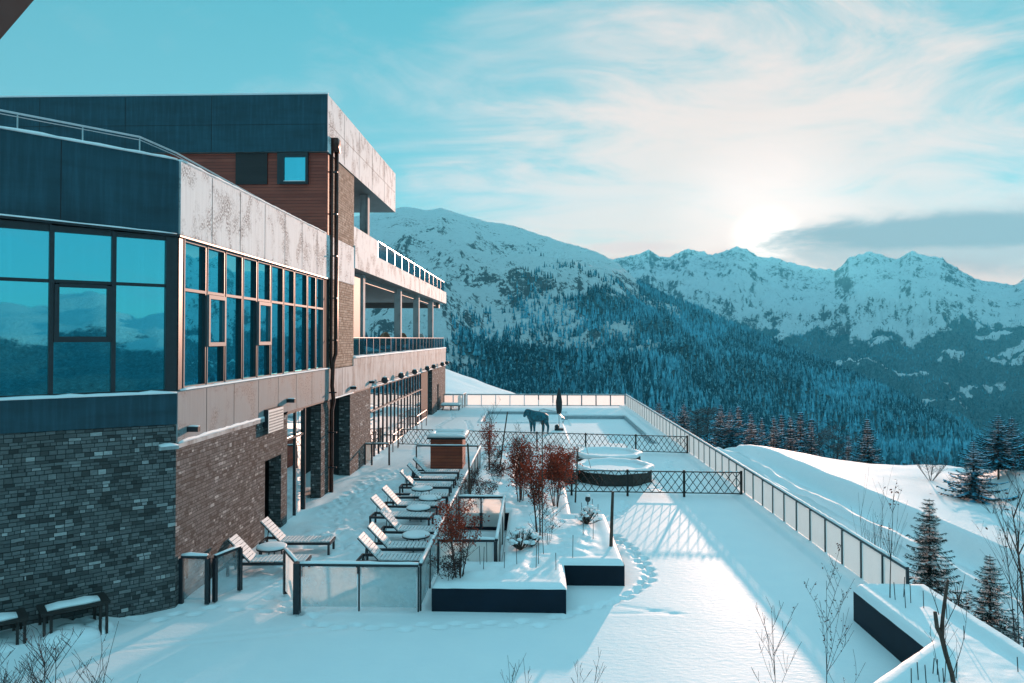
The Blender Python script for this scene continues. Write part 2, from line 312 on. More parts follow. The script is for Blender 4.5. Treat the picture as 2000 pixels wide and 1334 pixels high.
# ------------------------------------------------------------------ mesh builder
ORIG = {}
class MB:
    def __init__(s): s.v = []; s.f = []
    def poly(s, pts):
        i = len(s.v); s.v += [tuple(p) for p in pts]; s.f.append(tuple(range(i, i + len(pts)))); return s
    def box(s, x0, x1, y0, y1, z0, z1):
        if x0 > x1: x0, x1 = x1, x0
        if y0 > y1: y0, y1 = y1, y0
        i = len(s.v)
        s.v += [(x0, y0, z0), (x1, y0, z0), (x1, y1, z0), (x0, y1, z0), (x0, y0, z1), (x1, y0, z1), (x1, y1, z1), (x0, y1, z1)]
        s.f += [(i, i+3, i+2, i+1), (i+4, i+5, i+6, i+7), (i, i+1, i+5, i+4), (i+1, i+2, i+6, i+5), (i+2, i+3, i+7, i+6), (i+3, i, i+4, i+7)]
        return s
    def prism(s, pts, z0, z1):      # pts counter-clockwise in plan, z can be lists
        n = len(pts); i = len(s.v)
        a = z0 if hasattr(z0, '__len__') else [z0] * n; b = z1 if hasattr(z1, '__len__') else [z1] * n
        s.v += [(p[0], p[1], a[k]) for k, p in enumerate(pts)] + [(p[0], p[1], b[k]) for k, p in enumerate(pts)]
        s.f.append(tuple(i + k for k in reversed(range(n)))); s.f.append(tuple(i + n + k for k in range(n)))
        for k in range(n):
            j = (k + 1) % n; s.f.append((i + k, i + j, i + n + j, i + n + k))
        return s
    def wall(s, p, q, z0, z1, th, side=1):   # upright slab from p to q in plan; thickness grows to the left of p->q when side=1
        d = (Vector(q) - Vector(p)).normalized(); nrm = Vector((-d.y, d.x)) * th * side
        pts = [p, q, (q[0] + nrm.x, q[1] + nrm.y), (p[0] + nrm.x, p[1] + nrm.y)]
        zz0 = [z0[0], z0[1], z0[1], z0[0]] if hasattr(z0, '__len__') else z0
        zz1 = [z1[0], z1[1], z1[1], z1[0]] if hasattr(z1, '__len__') else z1
        if side < 0:
            pts = pts[::-1]
            if hasattr(zz0, '__len__'): zz0 = zz0[::-1]
            if hasattr(zz1, '__len__'): zz1 = zz1[::-1]
        return s.prism(pts, zz0, zz1)
    def wallL(s, p, q, z0, z1, th, side=-1): return s.wall(p, q, z0, z1, th, -1)   # grows inwards from the slanted front
    def beam(s, p, q, w_, h_, up=(0, 0, 1)):
        p = Vector(p); q = Vector(q); d = (q - p)
        if d.length < 1e-6: return s
        d.normalize(); u = Vector(up); sd = d.cross(u)
        if sd.length < 1e-3: sd = d.cross(Vector((1, 0, 0)))
        sd.normalize(); u = sd.cross(d)
        i = len(s.v)
        for e in (p, q):
            for a, b in ((-1, -1), (1, -1), (1, 1), (-1, 1)): s.v.append(tuple(e + sd * a * w_ / 2 + u * b * h_ / 2))
        s.f += [(i, i+1, i+2, i+3), (i+7, i+6, i+5, i+4), (i, i+4, i+5, i+1), (i+1, i+5, i+6, i+2), (i+2, i+6, i+7, i+3), (i+3, i+7, i+4, i)]
        return s
    def tube(s, pts, rad, n=6, cap=True):
        pts = [Vector(p) for p in pts]; m = len(pts)
        if not hasattr(rad, '__len__'): rad = [rad] * m
        i = len(s.v); ref = Vector((0.13, 0.21, 0.97))
        for k in range(m):
            d = (pts[min(k + 1, m - 1)] - pts[max(k - 1, 0)]).normalized()
            a = d.cross(ref)
            if a.length < 0.05: a = d.cross(Vector((1, 0, 0)))
            a.normalize(); b = d.cross(a)
            for j in range(n):
                t_ = 2 * math.pi * j / n; s.v.append(tuple(pts[k] + (a * math.cos(t_) + b * math.sin(t_)) * rad[k]))
        for k in range(m - 1):
            for j in range(n):
                j2 = (j + 1) % n; s.f.append((i + k*n + j, i + k*n + j2, i + (k+1)*n + j2, i + (k+1)*n + j))
        if cap:
            s.f.append(tuple(i + j for j in reversed(range(n)))); s.f.append(tuple(i + (m-1)*n + j for j in range(n)))
        return s
    def cap(s, p, q, w_, h_, seg=None, seed=0):    # rounded ridge of snow lying on a rail
        p = Vector(p); q = Vector(q); L = (q - p).length; seg = seg or max(3, int(L / 0.22)); d = (q - p).normalized()
        sd = d.cross(Vector((0, 0, 1))).normalized(); rr = random.Random(seed + int(L * 1000)); i = len(s.v)
        for k in range(seg + 1):
            c = p + (q - p) * (k / seg); hh = h_ * (0.75 + 0.5 * rr.random()); ww = w_ * (0.9 + 0.2 * rr.random())
            if k in (0, seg): hh *= 0.6
            for a, b in ((-1, 0), (-0.92, 0.6), (-0.4, 1), (0.4, 1), (0.92, 0.6), (1, 0)):
                s.v.append(tuple(c + sd * a * ww / 2 + Vector((0, 0, b * hh))))
        for k in range(seg):
            for j in range(6):
                j2 = (j + 1) % 6; s.f.append((i + k*6 + j, i + k*6 + j2, i + (k+1)*6 + j2, i + (k+1)*6 + j))
        s.f.append(tuple(i + j for j in reversed(range(6)))); s.f.append(tuple(i + seg*6 + j for j in range(6)))
        return s
    def disc(s, c, r, z0, z1, n=28):
        return s.prism([(c[0] + r * math.cos(2*math.pi*k/n), c[1] + r * math.sin(2*math.pi*k/n)) for k in range(n)], z0, z1)
    def ball(s, c, r, n=10, sq=(1, 1, 1)):
        i = len(s.v); rows = n // 2 + 1
        for a in range(rows + 1):
            ph = math.pi * a / rows
            for b in range(n):
                th = 2 * math.pi * b / n
                s.v.append((c[0] + r*sq[0]*math.sin(ph)*math.cos(th), c[1] + r*sq[1]*math.sin(ph)*math.sin(th), c[2] + r*sq[2]*math.cos(ph)))
        for a in range(rows):
            for b in range(n):
                b2 = (b + 1) % n; s.f.append((i+a*n+b, i+(a+1)*n+b, i+(a+1)*n+b2, i+a*n+b2))
        return s
    def build(s, name, mat, parent=None, smooth=False, bevel=0.0, origin=None):
        o3 = Vector(origin) if origin is not None else (ORIG.get(parent.name, Vector((0, 0, 0))) if parent else Vector((0, 0, 0)))
        me = bpy.data.meshes.new(name); V = np.array(s.v, dtype=np.float64) - np.array(o3)
        me.from_pydata(V.tolist(), [], s.f); me.update()
        set_uv(me, np.array(o3)); me.materials.append(mat)
        if smooth:
            me.polygons.foreach_set('use_smooth', [True] * len(me.polygons))
        ob = bpy.data.objects.new(name, me); COL.objects.link(ob)
        if parent: ob.parent = parent
        elif origin is not None: ob.location = o3
        if parent: ORIG[ob.name] = o3
        if bevel:
            b = ob.modifiers.new('bevel', 'BEVEL'); b.width = bevel; b.segments = 2; b.limit_method = 'ANGLE'
        return ob

def set_uv(me, o3):
    nl = len(me.loops)
    if nl == 0: return
    uv = me.uv_layers.new(name='UVMap')
    vi = np.empty(nl, dtype=np.int32); me.loops.foreach_get('vertex_index', vi)
    co = np.empty(len(me.vertices) * 3); me.vertices.foreach_get('co', co); co = co.reshape(-1, 3) + o3
    npoly = len(me.polygons); nn = np.empty(npoly * 3); me.polygons.foreach_get('normal', nn); nn = nn.reshape(-1, 3)
    lt = np.empty(npoly, dtype=np.int32); me.polygons.foreach_get('loop_total', lt)
    N = np.repeat(nn, lt, axis=0); Pp = co[vi]
    flat = np.abs(N[:, 2]) > 0.7
    hn = np.hypot(N[:, 0], N[:, 1]) + 1e-9; tx = -N[:, 1] / hn; ty = N[:, 0] / hn
    u = np.where(flat, Pp[:, 0], Pp[:, 0] * tx + Pp[:, 1] * ty); v = np.where(flat, Pp[:, 1], Pp[:, 2])
    uv.data.foreach_set('uv', np.stack([u, v], 1).ravel().astype(np.float32))

def tag(o, label=None, cat=None, group=None, kind=None):
    if label: o['label'] = label
    if cat: o['category'] = cat
    if group: o['group'] = group
    if kind: o['kind'] = kind
    return o
def root(name, loc, label, cat, group=None):
    o = bpy.data.objects.new(name, None); COL.objects.link(o); o.location = loc; o.empty_display_size = 0.3
    ORIG[o.name] = Vector(loc); return tag(o, label, cat, group)
def copy_tree(o, parent=None):
    c = o.copy(); COL.objects.link(c)
    if parent: c.parent = parent
    for ch in o.children: copy_tree(ch, c)
    return c
def grid_mesh(name, X, Y, Z, mat, attrs=None, smooth=True, link=True):
    ny, nx = X.shape; me = bpy.data.meshes.new(name)
    me.vertices.add(nx * ny); me.vertices.foreach_set('co', np.stack([X, Y, Z], -1).reshape(-1).astype(np.float32))
    idx = np.arange(nx * ny).reshape(ny, nx)
    q = np.stack([idx[:-1, :-1], idx[:-1, 1:], idx[1:, 1:], idx[1:, :-1]], -1).reshape(-1, 4)
    me.loops.add(q.size); me.loops.foreach_set('vertex_index', q.ravel().astype(np.int32))
    me.polygons.add(len(q)); me.polygons.foreach_set('loop_start', np.arange(0, q.size, 4, dtype=np.int32))
    me.polygons.foreach_set('use_smooth', np.full(len(q), smooth)); me.update(calc_edges=True)
    for k, a in (attrs or {}).items():
        at = me.attributes.new(k, 'FLOAT', 'POINT'); at.data.foreach_set('value', a.ravel().astype(np.float32))
    me.materials.append(mat); o = bpy.data.objects.new(name, me); COL.objects.link(o); return o

# fractal noise for numpy arrays
_perm = np.random.RandomState(3).rand(256, 256)
def vnoise(x, y):
    xi = np.floor(x).astype(int); yi = np.floor(y).astype(int); fx = x - xi; fy = y - yi
    fx = fx*fx*fx*(fx*(fx*6-15)+10); fy = fy*fy*fy*(fy*(fy*6-15)+10)
    a = _perm[xi % 256, yi % 256]; b = _perm[(xi+1) % 256, yi % 256]; c = _perm[xi % 256, (yi+1) % 256]; d = _perm[(xi+1) % 256, (yi+1) % 256]
    return (a*(1-fx)+b*fx)*(1-fy) + (c*(1-fx)+d*fx)*fy
def fbm(x, y, o=5, g=0.5, ridged=False):
    s = np.zeros_like(x, dtype=float); a = 1.0; t = 0.0
    for k in range(o):
        n = vnoise(x * 2**k + 17.3*k, y * 2**k + 5.1*k)
        if ridged: n = 1 - np.abs(2*n - 1)
        s += a * n; t += a; a *= g
    return s / t
def sstep(a, b, x):
    t = np.clip((x - a) / (b - a), 0, 1); return t*t*(3 - 2*t)

# ================================================================== MOUNTAINS
def crest(pts):
    th = np.array([azp(p[0]) for p in pts]); tn = np.array([math.tan(elp(*p)) for p in pts]); return th, tn
C1 = [(-1500, 470), (-400, 440), (200, 425), (600, 430), (700, 420), (740, 412), (790, 403), (830, 410), (862, 405), (900, 418), (950, 432), (1000, 438), (1050, 455), (1090, 468), (1140, 483), (1180, 497), (1210, 516), (1235, 540), (1262, 560), (1306, 581), (1369, 604), (1432, 636), (1500, 662), (1560, 690), (1620, 712), (1690, 745), (1750, 773), (1801, 798), (1846, 818), (1891, 848), (1950, 885), (2000, 915), (2300, 960), (3500, 960)]
C2 = [(-1500, 520), (600, 560), (1000, 540), (1100, 520), (1180, 506), (1230, 499), (1250, 494), (1268, 486), (1282, 499), (1300, 502), (1320, 495), (1345, 486), (1370, 490), (1390, 497), (1410, 492), (1440, 481), (1460, 489), (1480, 500), (1520, 503), (1540, 513), (1560, 518), (1600, 524), (1630, 528), (1645, 517), (1660, 504), (1697, 490), (1740, 503), (1755, 506), (1770, 496), (1782, 490), (1800, 497), (1840, 504), (1880, 530), (1905, 545), (1945, 554), (1975, 557), (2000, 545), (2060, 520), (2150, 500), (2400, 470), (3500, 480)]
th1, tn1 = crest(C1); th2, tn2 = crest(C2)
T1 = [(-1500, 700), (700, 690), (850, 690), (900, 668), (930, 640), (965, 655), (1000, 600), (1030, 548), (1100, 560), (1180, 596), (1230, 588), (1260, 560), (1300, 500), (3500, 400)]
T2 = [(-1500, 700), (1180, 570), (1300, 590), (1400, 612), (1440, 622), (1500, 640), (1550, 652), (1590, 640), (1640, 660), (1700, 672), (1740, 650), (1780, 663), (1830, 640), (1880, 632), (1930, 640), (2000, 632), (2300, 640), (3500, 640)]
tt1 = crest(T1); tt2 = crest(T2)
def d1f(th): return np.interp(th, [azp(600), azp(1000), azp(1262), azp(1600), azp(1890), azp(2300)], [2600, 2500, 2050, 1650, 1400, 1300])
def terrain_cols(th, nr):
    """columns of (distance, height, forest) along bearing th (array)"""
    D1 = d1f(th); H1 = CAMZ + np.interp(th, th1, tn1) * D1
    D2 = np.full_like(th, 5600.0); H2 = CAMZ + np.interp(th, th2, tn2) * D2
    u = np.linspace(0, 1, nr)[:, None]
    sa, sb, sc = 0.55, 0.62, 0.97          # parameter where crest 1, valley, crest 2 sit
    D0 = 330.0
    Dd = np.where(u < sa, D0 + (D1 - D0) * (u / sa), 0)
    Dv = D1 + 650
    Dd = np.where((u >= sa) & (u < sb), D1 + (Dv - D1) * (u - sa) / (sb - sa), Dd)
    Dd = np.where((u >= sb) & (u < sc), Dv + (D2 - Dv) * (u - sb) / (sc - sb), Dd)
    Dd = np.where(u >= sc, D2 + 900 * (u - sc) / (1 - sc), Dd)
    z0 = -150.0
    t = np.clip(u / sa, 0, 1); zf = z0 + (H1 - z0) * (0.25 * t + 0.75 * t ** 1.35)
    zv = np.minimum(H1 - 260, -330.0)
    t = np.clip((u - sa) / (sb - sa), 0, 1); z2 = H1 + (zv - H1) * t
    t3 = np.clip((u - sb) / (sc - sb), 0, 1); z3 = zv + (H2 - zv) * (0.45 * t3 + 0.55 * t3 ** 1.7)
    z4 = H2 - 500 * (u - sc) / (1 - sc)
    Z = np.where(u < sa, zf, np.where(u < sb, z2, np.where(u < sc, z3, z4)))
    X = Dd * np.sin(th)[None, :]; Y = Dd * np.cos(th)[None, :]
    w1 = np.where(u < sa, np.sin(np.pi * np.clip(u / sa, 0, 1)) ** 0.8, 0); w2 = np.where(u > sb, np.sin(np.pi * np.clip((u - sb) / (sc - sb), 0, 1)) ** 0.8, 0)
    r1 = fbm(X / 420 + 9, Y / 420 + 3, 6, 0.5, True) - 0.62; r2 = fbm(X / 900 + 2, Y / 900 + 7, 7, 0.52, True) - 0.62
    Z = Z + w1 * r1 * 170 + w2 * r2 * 470
    fine = fbm(X / 75, Y / 75, 5, 0.6, True) - 0.6
    cr1 = np.exp(-((u - sa) / 0.02) ** 2) * (th[None, :] < azp(1300)); cr2 = np.exp(-((u - sc) / 0.03) ** 2)
    snowy = np.where(u < sb, w1 * 24 + 9 * cr1, w2 * 60 + 6 + 30 * cr2); Z = Z + fine * snowy
    # forest cover
    tn = (Z - CAMZ) / Dd
    n = fbm(X / 150 + 4, Y / 150, 5, 0.6) - 0.5; nb = fbm(X / 380 + 1, Y / 380 + 8, 4, 0.55) - 0.5
    lim1 = np.interp(th, tt1[0], tt1[1]); lim2 = np.interp(th, tt2[0], tt2[1])
    f1 = sstep(0.012, -0.020, tn - lim1[None, :] + n * 0.085)
    hole = sstep(0.02, 0.13, n * 0.9 + nb * 0.7 + 0.05 * (th[None, :] < azp(1150)))
    f1 = np.clip(f1 - 0.75 * hole * (th[None, :] < azp(1330)), 0, 1)
    stray = 0.30 * sstep(0.10, -0.02, tn - lim1[None, :]) * sstep(0.0, 0.15, n)
    f1 = np.maximum(f1, stray)
    f2 = sstep(0.006, -0.008, tn - lim2[None, :] + n * 0.045)
    clear = sstep(0.13, 0.16, fbm(X / 260 + 40, Y / 120 + 11, 4, 0.5) - 0.5); f2 = f2 * (1 - clear)
    Fm = np.where(u < sa + 0.02, f1, f2)
    global ROCKY
    ROCKY = np.where(u < sb, 0.40 + 0.35 * cr1, 0.05 + 1.0 * np.exp(-((u - sc) / 0.055) ** 2)) + 0.7 * (fbm(X / 500 + 7, Y / 500, 3) - 0.5)
    return X, Y, Z, Fm, Dd
tm, tt, tp = principled('snowy_mountain')
g = geo(tt); at = tt.add('ShaderNodeAttribute'); at.attribute_name = 'forest'
fo = at.outputs['Fac']
ga = tt.add('ShaderNodeNewGeometry'); sx = tt.add('ShaderNodeSeparateXYZ'); tt.link(ga.outputs['Normal'], sx.inputs[0])
nA = tt.noise(tt.mapping(g, (1, 1, 0.6)), 0.036, 10, 0.74, 0.3); nB = tt.noise(tt.mapping(g, (1, 1, 0.35)), 0.008, 6, 0.6, 0.8); nC = tt.noise(g, 0.12, 5, 0.75)
rock = tt.math('ADD', tt.math('MULTIPLY', nA, 0.44), tt.math('MULTIPLY', nB, 0.20))
rock = tt.math('ADD', rock, tt.math('MULTIPLY', nC, 0.44))
spk = tt.rng(tt.math('ADD', tt.math('MULTIPLY', tt.noise(g, 0.075, 7, 0.8), 0.8), tt.math('MULTIPLY', nB, 0.2)), 0.56, 0.61, 0, 0.5, True)
rock = tt.math('ADD', rock, tt.rng(sx.outputs[2], 0.95, 0.55, -0.04, 0.10))
ra = tt.add('ShaderNodeAttribute'); ra.attribute_name = 'rocky'; rky = ra.outputs['Fac']
rk = tt.math('MAXIMUM', tt.rng(tt.math('ADD', tt.math('ADD', rock, tt.math('MULTIPLY', rky, 0.055)), tt.rng(sx.outputs[2], 0.86, 0.5, 0.0, 0.03)), 0.610, 0.638, 0, 1, True), spk)
snowc = tt.mix(tt.noise(g, 0.004, 4), (0.80, 0.86, 0.88), (0.92, 0.93, 0.94))
c = tt.mix(tt.math('MULTIPLY', rk, 0.9), snowc, tt.mix(nC, (0.008, 0.022, 0.032), (0.05, 0.07, 0.085)))
brk = tt.math('ADD', fo, tt.math('MULTIPLY', tt.math('SUBTRACT', tt.noise(g, 0.045, 6, 0.75), 0.5), 1.3))
tree_c = tt.mix(tt.rng(tt.noise(tt.mapping(g, (1, 1, 0.22)), 0.11, 6, 0.8), 0.38, 0.68), (0.008, 0.042, 0.052), (0.13, 0.30, 0.35))
c = tt.mix(tt.rng(brk, 0.38, 0.62, 0, 0.95), c, tree_c)
tt.link(c, tp.inputs['Base Color']); tp.inputs['Roughness'].default_value = 0.9; tp.inputs['Specular IOR Level'].default_value = 0.1
tt.link(tt.bump(tt.math('ADD', tt.math('MULTIPLY', nA, 26.0), tt.math('MULTIPLY', nC, 7.0)), 1.0, 0.9), tp.inputs['Normal'])
M['mountain'] = tm
thv = np.linspace(R(-40), R(38), 1050)
MX, MY, MZ, MF, MD = terrain_cols(thv, 330)
tag(grid_mesh('mountain', MX, MY, MZ, M['mountain'], {'forest': MF, 'rocky': ROCKY}), kind='structure', label='snow and rock mountains with forested lower slopes across the valley')
# the ranges to either side and behind the viewer (they show in the window glass)
thb = np.linspace(R(38), R(320), 420)
def back_cols(th, nr):
    u = np.linspace(0, 1, nr)[:, None]
    e = 0.012 + 0.06 * (fbm(th * 7 + 3, th * 0 + 2, 5, 0.55)); edge = np.minimum(sstep(R(38), R(85), th), sstep(R(320), R(298), th))
    endv = np.where(th < R(180), np.interp(R(38), th2, tn2), np.interp(R(-40), th1, tn1)); e = endv * (1 - edge) + e * edge
    Dd = 330 + (4200 - 330) * u + 0 * th[None, :]
    Z = np.where(u < 0.95, -150 + (CAMZ + e * 4000 + 150)[None, :] * (0.3 * u / 0.95 + 0.7 * (u / 0.95) ** 1.8), CAMZ + e[None, :] * 4000 - (u - 0.95) * 3000)
    X = Dd * np.sin(th); Y = Dd * np.cos(th)
    w_ = np.sin(np.pi * np.clip(u / 0.95, 0, 1)) ** 0.8
    Z = Z + w_ * ((fbm(X / 700, Y / 700, 6, 0.52, True) - 0.62) * 150 + (fbm(X / 70, Y / 70, 3, 0.5, True) - 0.6) * 18)
    n = fbm(X / 260, Y / 260, 4, 0.55) - 0.5
    return X, Y, Z, sstep(0.012, -0.012, (Z - CAMZ) / Dd + n * 0.05)
BX, BY, BZ, BF = back_cols(thb, 110)
tag(grid_mesh('mountain', BX, BY, BZ, M['mountain'], {'forest': BF}), kind='structure')

# ------------------------------------------------------------------ near hillside
crx = [azp(-800), azp(700), azp(870), azp(1000), azp(1150), azp(1380), azp(1550), azp(1700), azp(1850), azp(2000), azp(2600), azp(4500)]
crR = [170, 160, 150, 150, 110, 84, 76, 71, 72, 74, 80, 90]
crZ = [9, 5, 0.2, -4.9, -5.2, -5.5, -5.4, -5.2, -5.1, -5.3, -6, -6]
BANK = [(34.5, 72.0), (34.0, 62.0), (33.4, 53.0), (32.6, 44.5), (31.5, 37.0), (30, 30)]
def hill(x, y):
    x = np.asarray(x, dtype=float); y = np.asarray(y, dtype=float)
    r = np.hypot(x, y); th = np.arctan2(x, y)
    Rc = np.interp(th, crx, crR); Zc = np.interp(th, crx, crZ)
    t = np.clip(r / Rc, 0, 1)
    z = -4.6 + (Zc + 4.6) * t ** 2
    z = z + 1.6 * sstep(14, 9, x) * sstep(34, 20, y)
    over = np.clip(r - Rc, 0, None); z = z - np.where(over < 25, over ** 2 * 0.011, 6.9 + (over - 25) * 0.56)
    z = z + 0.35 * (fbm(x / 9, y / 9, 4) - 0.5) + 0.55 * sstep(20, 24, x) * (fbm(x / 3.0, y / 1.6, 3) - 0.5) * sstep(0.45, 0.6, fbm(x / 14 + 3, y / 14, 2)) + 0.06 * (fbm(x / 1.6, y / 4.5, 3) - 0.5)
    z = z + 0.9 * sstep(8, -2, x) * sstep(68, 80, y) * (fbm(x / 4, y / 6, 4) - 0.5)
    # piste road with its bank on the sun side
    road = sstep(11.0, 13.5, x) * sstep(24.2, 22.9, x) * sstep(20, 27, y); z = z - 1.15 * road
    z = z + 0.35 * sstep(22.9, 24.0, x) * sstep(30, 24.5, x) + 0.10 * road * (fbm(x / 0.45, y / 30, 3, 0.6) - 0.5) * 2
    z = z + road * (0.4 + 1.2 * fbm(x / 0.8, y / 7, 3)) * (0.75 * np.exp(-((x - 21.3) / 0.28) ** 2) + 0.62 * np.exp(-((x - 20.3) / 0.22) ** 2) + 0.55 * np.exp(-((x - 19.2) / 0.3) ** 2) + 0.4 * np.exp(-((x - 22.0) / 0.2) ** 2))
    bx = np.interp(y, [b[1] for b in BANK[::-1]], [b[0] for b in BANK[::-1]])
    bh = sstep(20, 34, y) * sstep(64, 55, y)
    z = z + bh * (1.7 * sstep(bx - 1.6, bx + 1.4, x) * sstep(bx + 26, bx + 4, x))
    z = z + 0.8 * bh * sstep(bx - 6.5, bx - 4.2, x) * sstep(bx - 2.0, bx - 4.2, x) * 0.0
    return z
def axis(*seg):
    out_ = []
    for a, b, s_ in seg: out_ += list(np.arange(a, b, s_))
    return np.array(out_ + [seg[-1][1]])
hx = axis((-420, -60, 12), (-60, 8, 2.5), (8, 30, 0.18), (30, 45, 0.35), (45, 110, 1.2), (110, 420, 12)); hy = axis((-420, -20, 16), (-20, 20, 2), (20, 100, 0.5), (100, 200, 1.6), (200, 430, 9))
HX, HY = np.meshgrid(hx, hy)
M['snow_hill'] = snow_mat('hillside_snow', 0.012, 0.09)
tag(grid_mesh('hillside', HX, HY, hill(HX, HY), M['snow_hill']), kind='structure', label='snow covered hillside with a groomed piste track')

# ================================================================== TERRACE DECK
Fx = -8.30                               # plane of the hotel's long facade
trails = [
 [(1.35, 24.2), (1.9, 24.0), (2.45, 23.4), (2.75, 22.4), (2.95, 21.2), (3.0, 20.0), (2.95, 19.2), (2.5, 18.4), (1.9, 17.6), (1.1, 17.0), (0.4, 16.5)],
 [(1.35, 24.2), (2.6, 25.6), (3.2, 27.0), (3.5, 28.6)],
 [(-3.3, 17.2), (-4.4, 17.0), (-5.6, 16.7), (-7.0, 17.0)], [(-6.6, 17.9), (-5.7, 17.2), (-4.6, 15.9), (-2.8, 15.9), (0.2, 16.2)],
 [(-7.1, 17.0), (-8.3, 16.3), (-10.5, 15.2)],
 [(-6.2, 35.5), (-6.6, 33), (-6.9, 30.5), (-7.2, 28), (-7.0, 26), (-6.5, 24.2), (-6.3, 22.6), (-5.2, 21.5), (-4.9, 20.0), (-5.2, 18.6)],
 [(-6.9, 33.5), (-7.4, 30), (-7.6, 27), (-7.5, 25.6)], [(-5.9, 31), (-6.1, 28.4), (-6.2, 26.0), (-5.6, 24.8), (-5.5, 23)],
 [(-5.5, 36.0), (-6.5, 40), (-7.2, 46), (-6.9, 52), (-6.4, 58), (-7.0, 62)], [(-6.6, 44), (-5.2, 47.5), (-4.4, 51), (-5.2, 56)],
 [(-7.3, 52), (-5.5, 50.5), (-3.0, 49.4), (0.0, 48.8)], [(5.0, 30.2), (5.8, 32.6), (6.4, 35.5), (6.8, 38)], [(2.0, 30.3), (4.2, 30.5), (6.5, 30.9)],
]
feet = []
rr = random.Random(5)
for ti, tr in enumerate(trails):
    acc = 0.0; side = 1; step = 0.24 if ti < 2 else 0.36
    for a, b in zip(tr[:-1], tr[1:]):
        L = math.hypot(b[0]-a[0], b[1]-a[1]); dx, dy = (b[0]-a[0])/L, (b[1]-a[1])/L; s_ = -acc
        while True:
            s_ += step
            if s_ > L: acc = L - (s_ - step); break
            side = -side; o_ = (0.07 if ti < 2 else 0.11) * side + rr.uniform(-.05, .05)
            feet.append((a[0]+dx*s_ - dy*o_, a[1]+dy*s_ + dx*o_, dx, dy, rr.uniform(.7, 1.1)))
for k in range(260):
    feet.append((rr.uniform(-6.9, -2.9), rr.uniform(18.2, 34.5), rr.uniform(-1, 1), rr.uniform(-1, 1), rr.uniform(.4, 1.0)))
for k in range(26): feet.append((rr.uniform(3.5, 7.2), rr.uniform(30, 38), rr.uniform(-1, 1), rr.uniform(-1, 1), rr.uniform(.4, .9)))
POOLS = [(-4.05, 2.6, 54.6, 62.6, 0.20), (2.1, 7.2, 44.0, 59.5, 0.24)]
PIT = (-2.50, -1.0, 18.85, 23.7)
gx = axis((-26, -8.6, 0.4), (-8.6, 8.3, 0.075)); gy = axis((4, 13, 0.3), (13, 38, 0.075), (38, 68.4, 0.14))
GX, GY = np.meshgrid(gx, gy)
GZ = 0.030 * (fbm(GX / 3.0, GY / 3.0, 3) - 0.5)
zone = sstep(-8.1, -7.2, GX) * sstep(-2.6, -3.6, GX) * sstep(17.6, 18.8, GY) * sstep(36, 34.5, GY)
GZ += zone * (0.17 * (fbm(GX / 0.42, GY / 0.42, 3) - 0.5) + 0.12 * (fbm(GX / 1.3, GY / 1.3, 3) - 0.5))
zone2 = sstep(2.5, 4, GX) * sstep(7.6, 7.0, GX) * sstep(29.6, 30.4, GY) * sstep(39, 37, GY); GZ += zone2 * 0.09 * (fbm(GX / 0.7, GY / 0.7, 3) - 0.5)
for (fx_, fy_, dx, dy, a_) in feet:
    l_ = math.hypot(dx, dy) + 1e-6; dx /= l_; dy /= l_
    i0, i1 = np.searchsorted(gx, (fx_-.4, fx_+.4)); j0, j1 = np.searchsorted(gy, (fy_-.4, fy_+.4))
    if i0 >= i1 or j0 >= j1: continue
    sx_ = GX[j0:j1, i0:i1] - fx_; sy_ = GY[j0:j1, i0:i1] - fy_
    u_ = (sx_*dx + sy_*dy) / 0.16; v_ = (-sx_*dy + sy_*dx) / 0.085; q = u_*u_ + v_*v_
    GZ[j0:j1, i0:i1] += -0.12 * a_ * np.exp(-q * q) + 0.016 * a_ * np.exp(-((q - 1.7) / 0.8) ** 2)
for (x0_, y0_, x1_, y1_) in [(1.9, 17.35, 2.7, 17.05), (2.7, 17.05, 3.3, 16.85), (1.7, 16.85, 3.2, 16.9), (2.5, 17.0, 3.05, 17.1), (-4.2, 16.1, -9.5, 14.5), (-4.0, 15.8, -9.6, 14.2)]:
    ex, ey = x1_ - x0_, y1_ - y0_; tt_ = np.clip(((GX - x0_) * ex + (GY - y0_) * ey) / (ex*ex + ey*ey), 0, 1)
    dd_ = np.hypot(GX - x0_ - tt_*ex, GY - y0_ - tt_*ey + 0.04 * (fbm(GX / .3, GY / .3, 2) - .5)); GZ += -0.016 * np.exp(-(dd_ / 0.05) ** 2)
GZ += 0.13 * sstep(7.78, 7.86, GX) * sstep(16.2, 16.6, GY)            # kerb under the rail
GZ += 0.05 * sstep(8.0, 8.2, GX)
# drift against the stone walls and planters
GZ += 0.10 * sstep(-7.9, -8.3, GX) * (GY > 17) * fbm(GX, GY / 1.2, 2)
dl = (GX + 8.3) * 0.66 + (GY - 16.9) * (-0.75)                        # signed distance in front of the slanted face
GZ += 0.30 * sstep(1.7, 0.2, dl) * (GX < -8.9) * sstep(-8.9, -9.9, GX)
pool = np.zeros_like(GX)
for (a, b, c_, d_, dep) in POOLS:
    k = ((GX > a) & (GX < b) & (GY > c_) & (GY < d_)); GZ = np.where(k, -dep + 0.3 * (GZ), GZ); pool = np.maximum(pool, k)
pp = ((GX > PIT[0]) & (GX < PIT[1]) & (GY > PIT[2]) & (GY < PIT[3])); GZ = np.where(pp, -0.55 + 0 * GZ, GZ)
tag(grid_mesh('terrace_snow', GX, GY, GZ, M['snow_deck']), kind='structure', label='snow blanket over the hotel terrace with trodden footprints')
MB().prism([(-26, 3.9), (8.42, 3.9), (8.42, 68.45), (-26, 68.45)], -7, -0.75).build('terrace_slab', M['concrete'])['kind'] = 'structure'
b = MB(); b.box(8.302, 8.42, 16.0, 68.45, -0.76, 0.14); b.box(-8.3, 8.302, 68.402, 68.45, -0.76, 0.03)
b.build('terrace_edge', M['concrete'])['kind'] = 'structure'
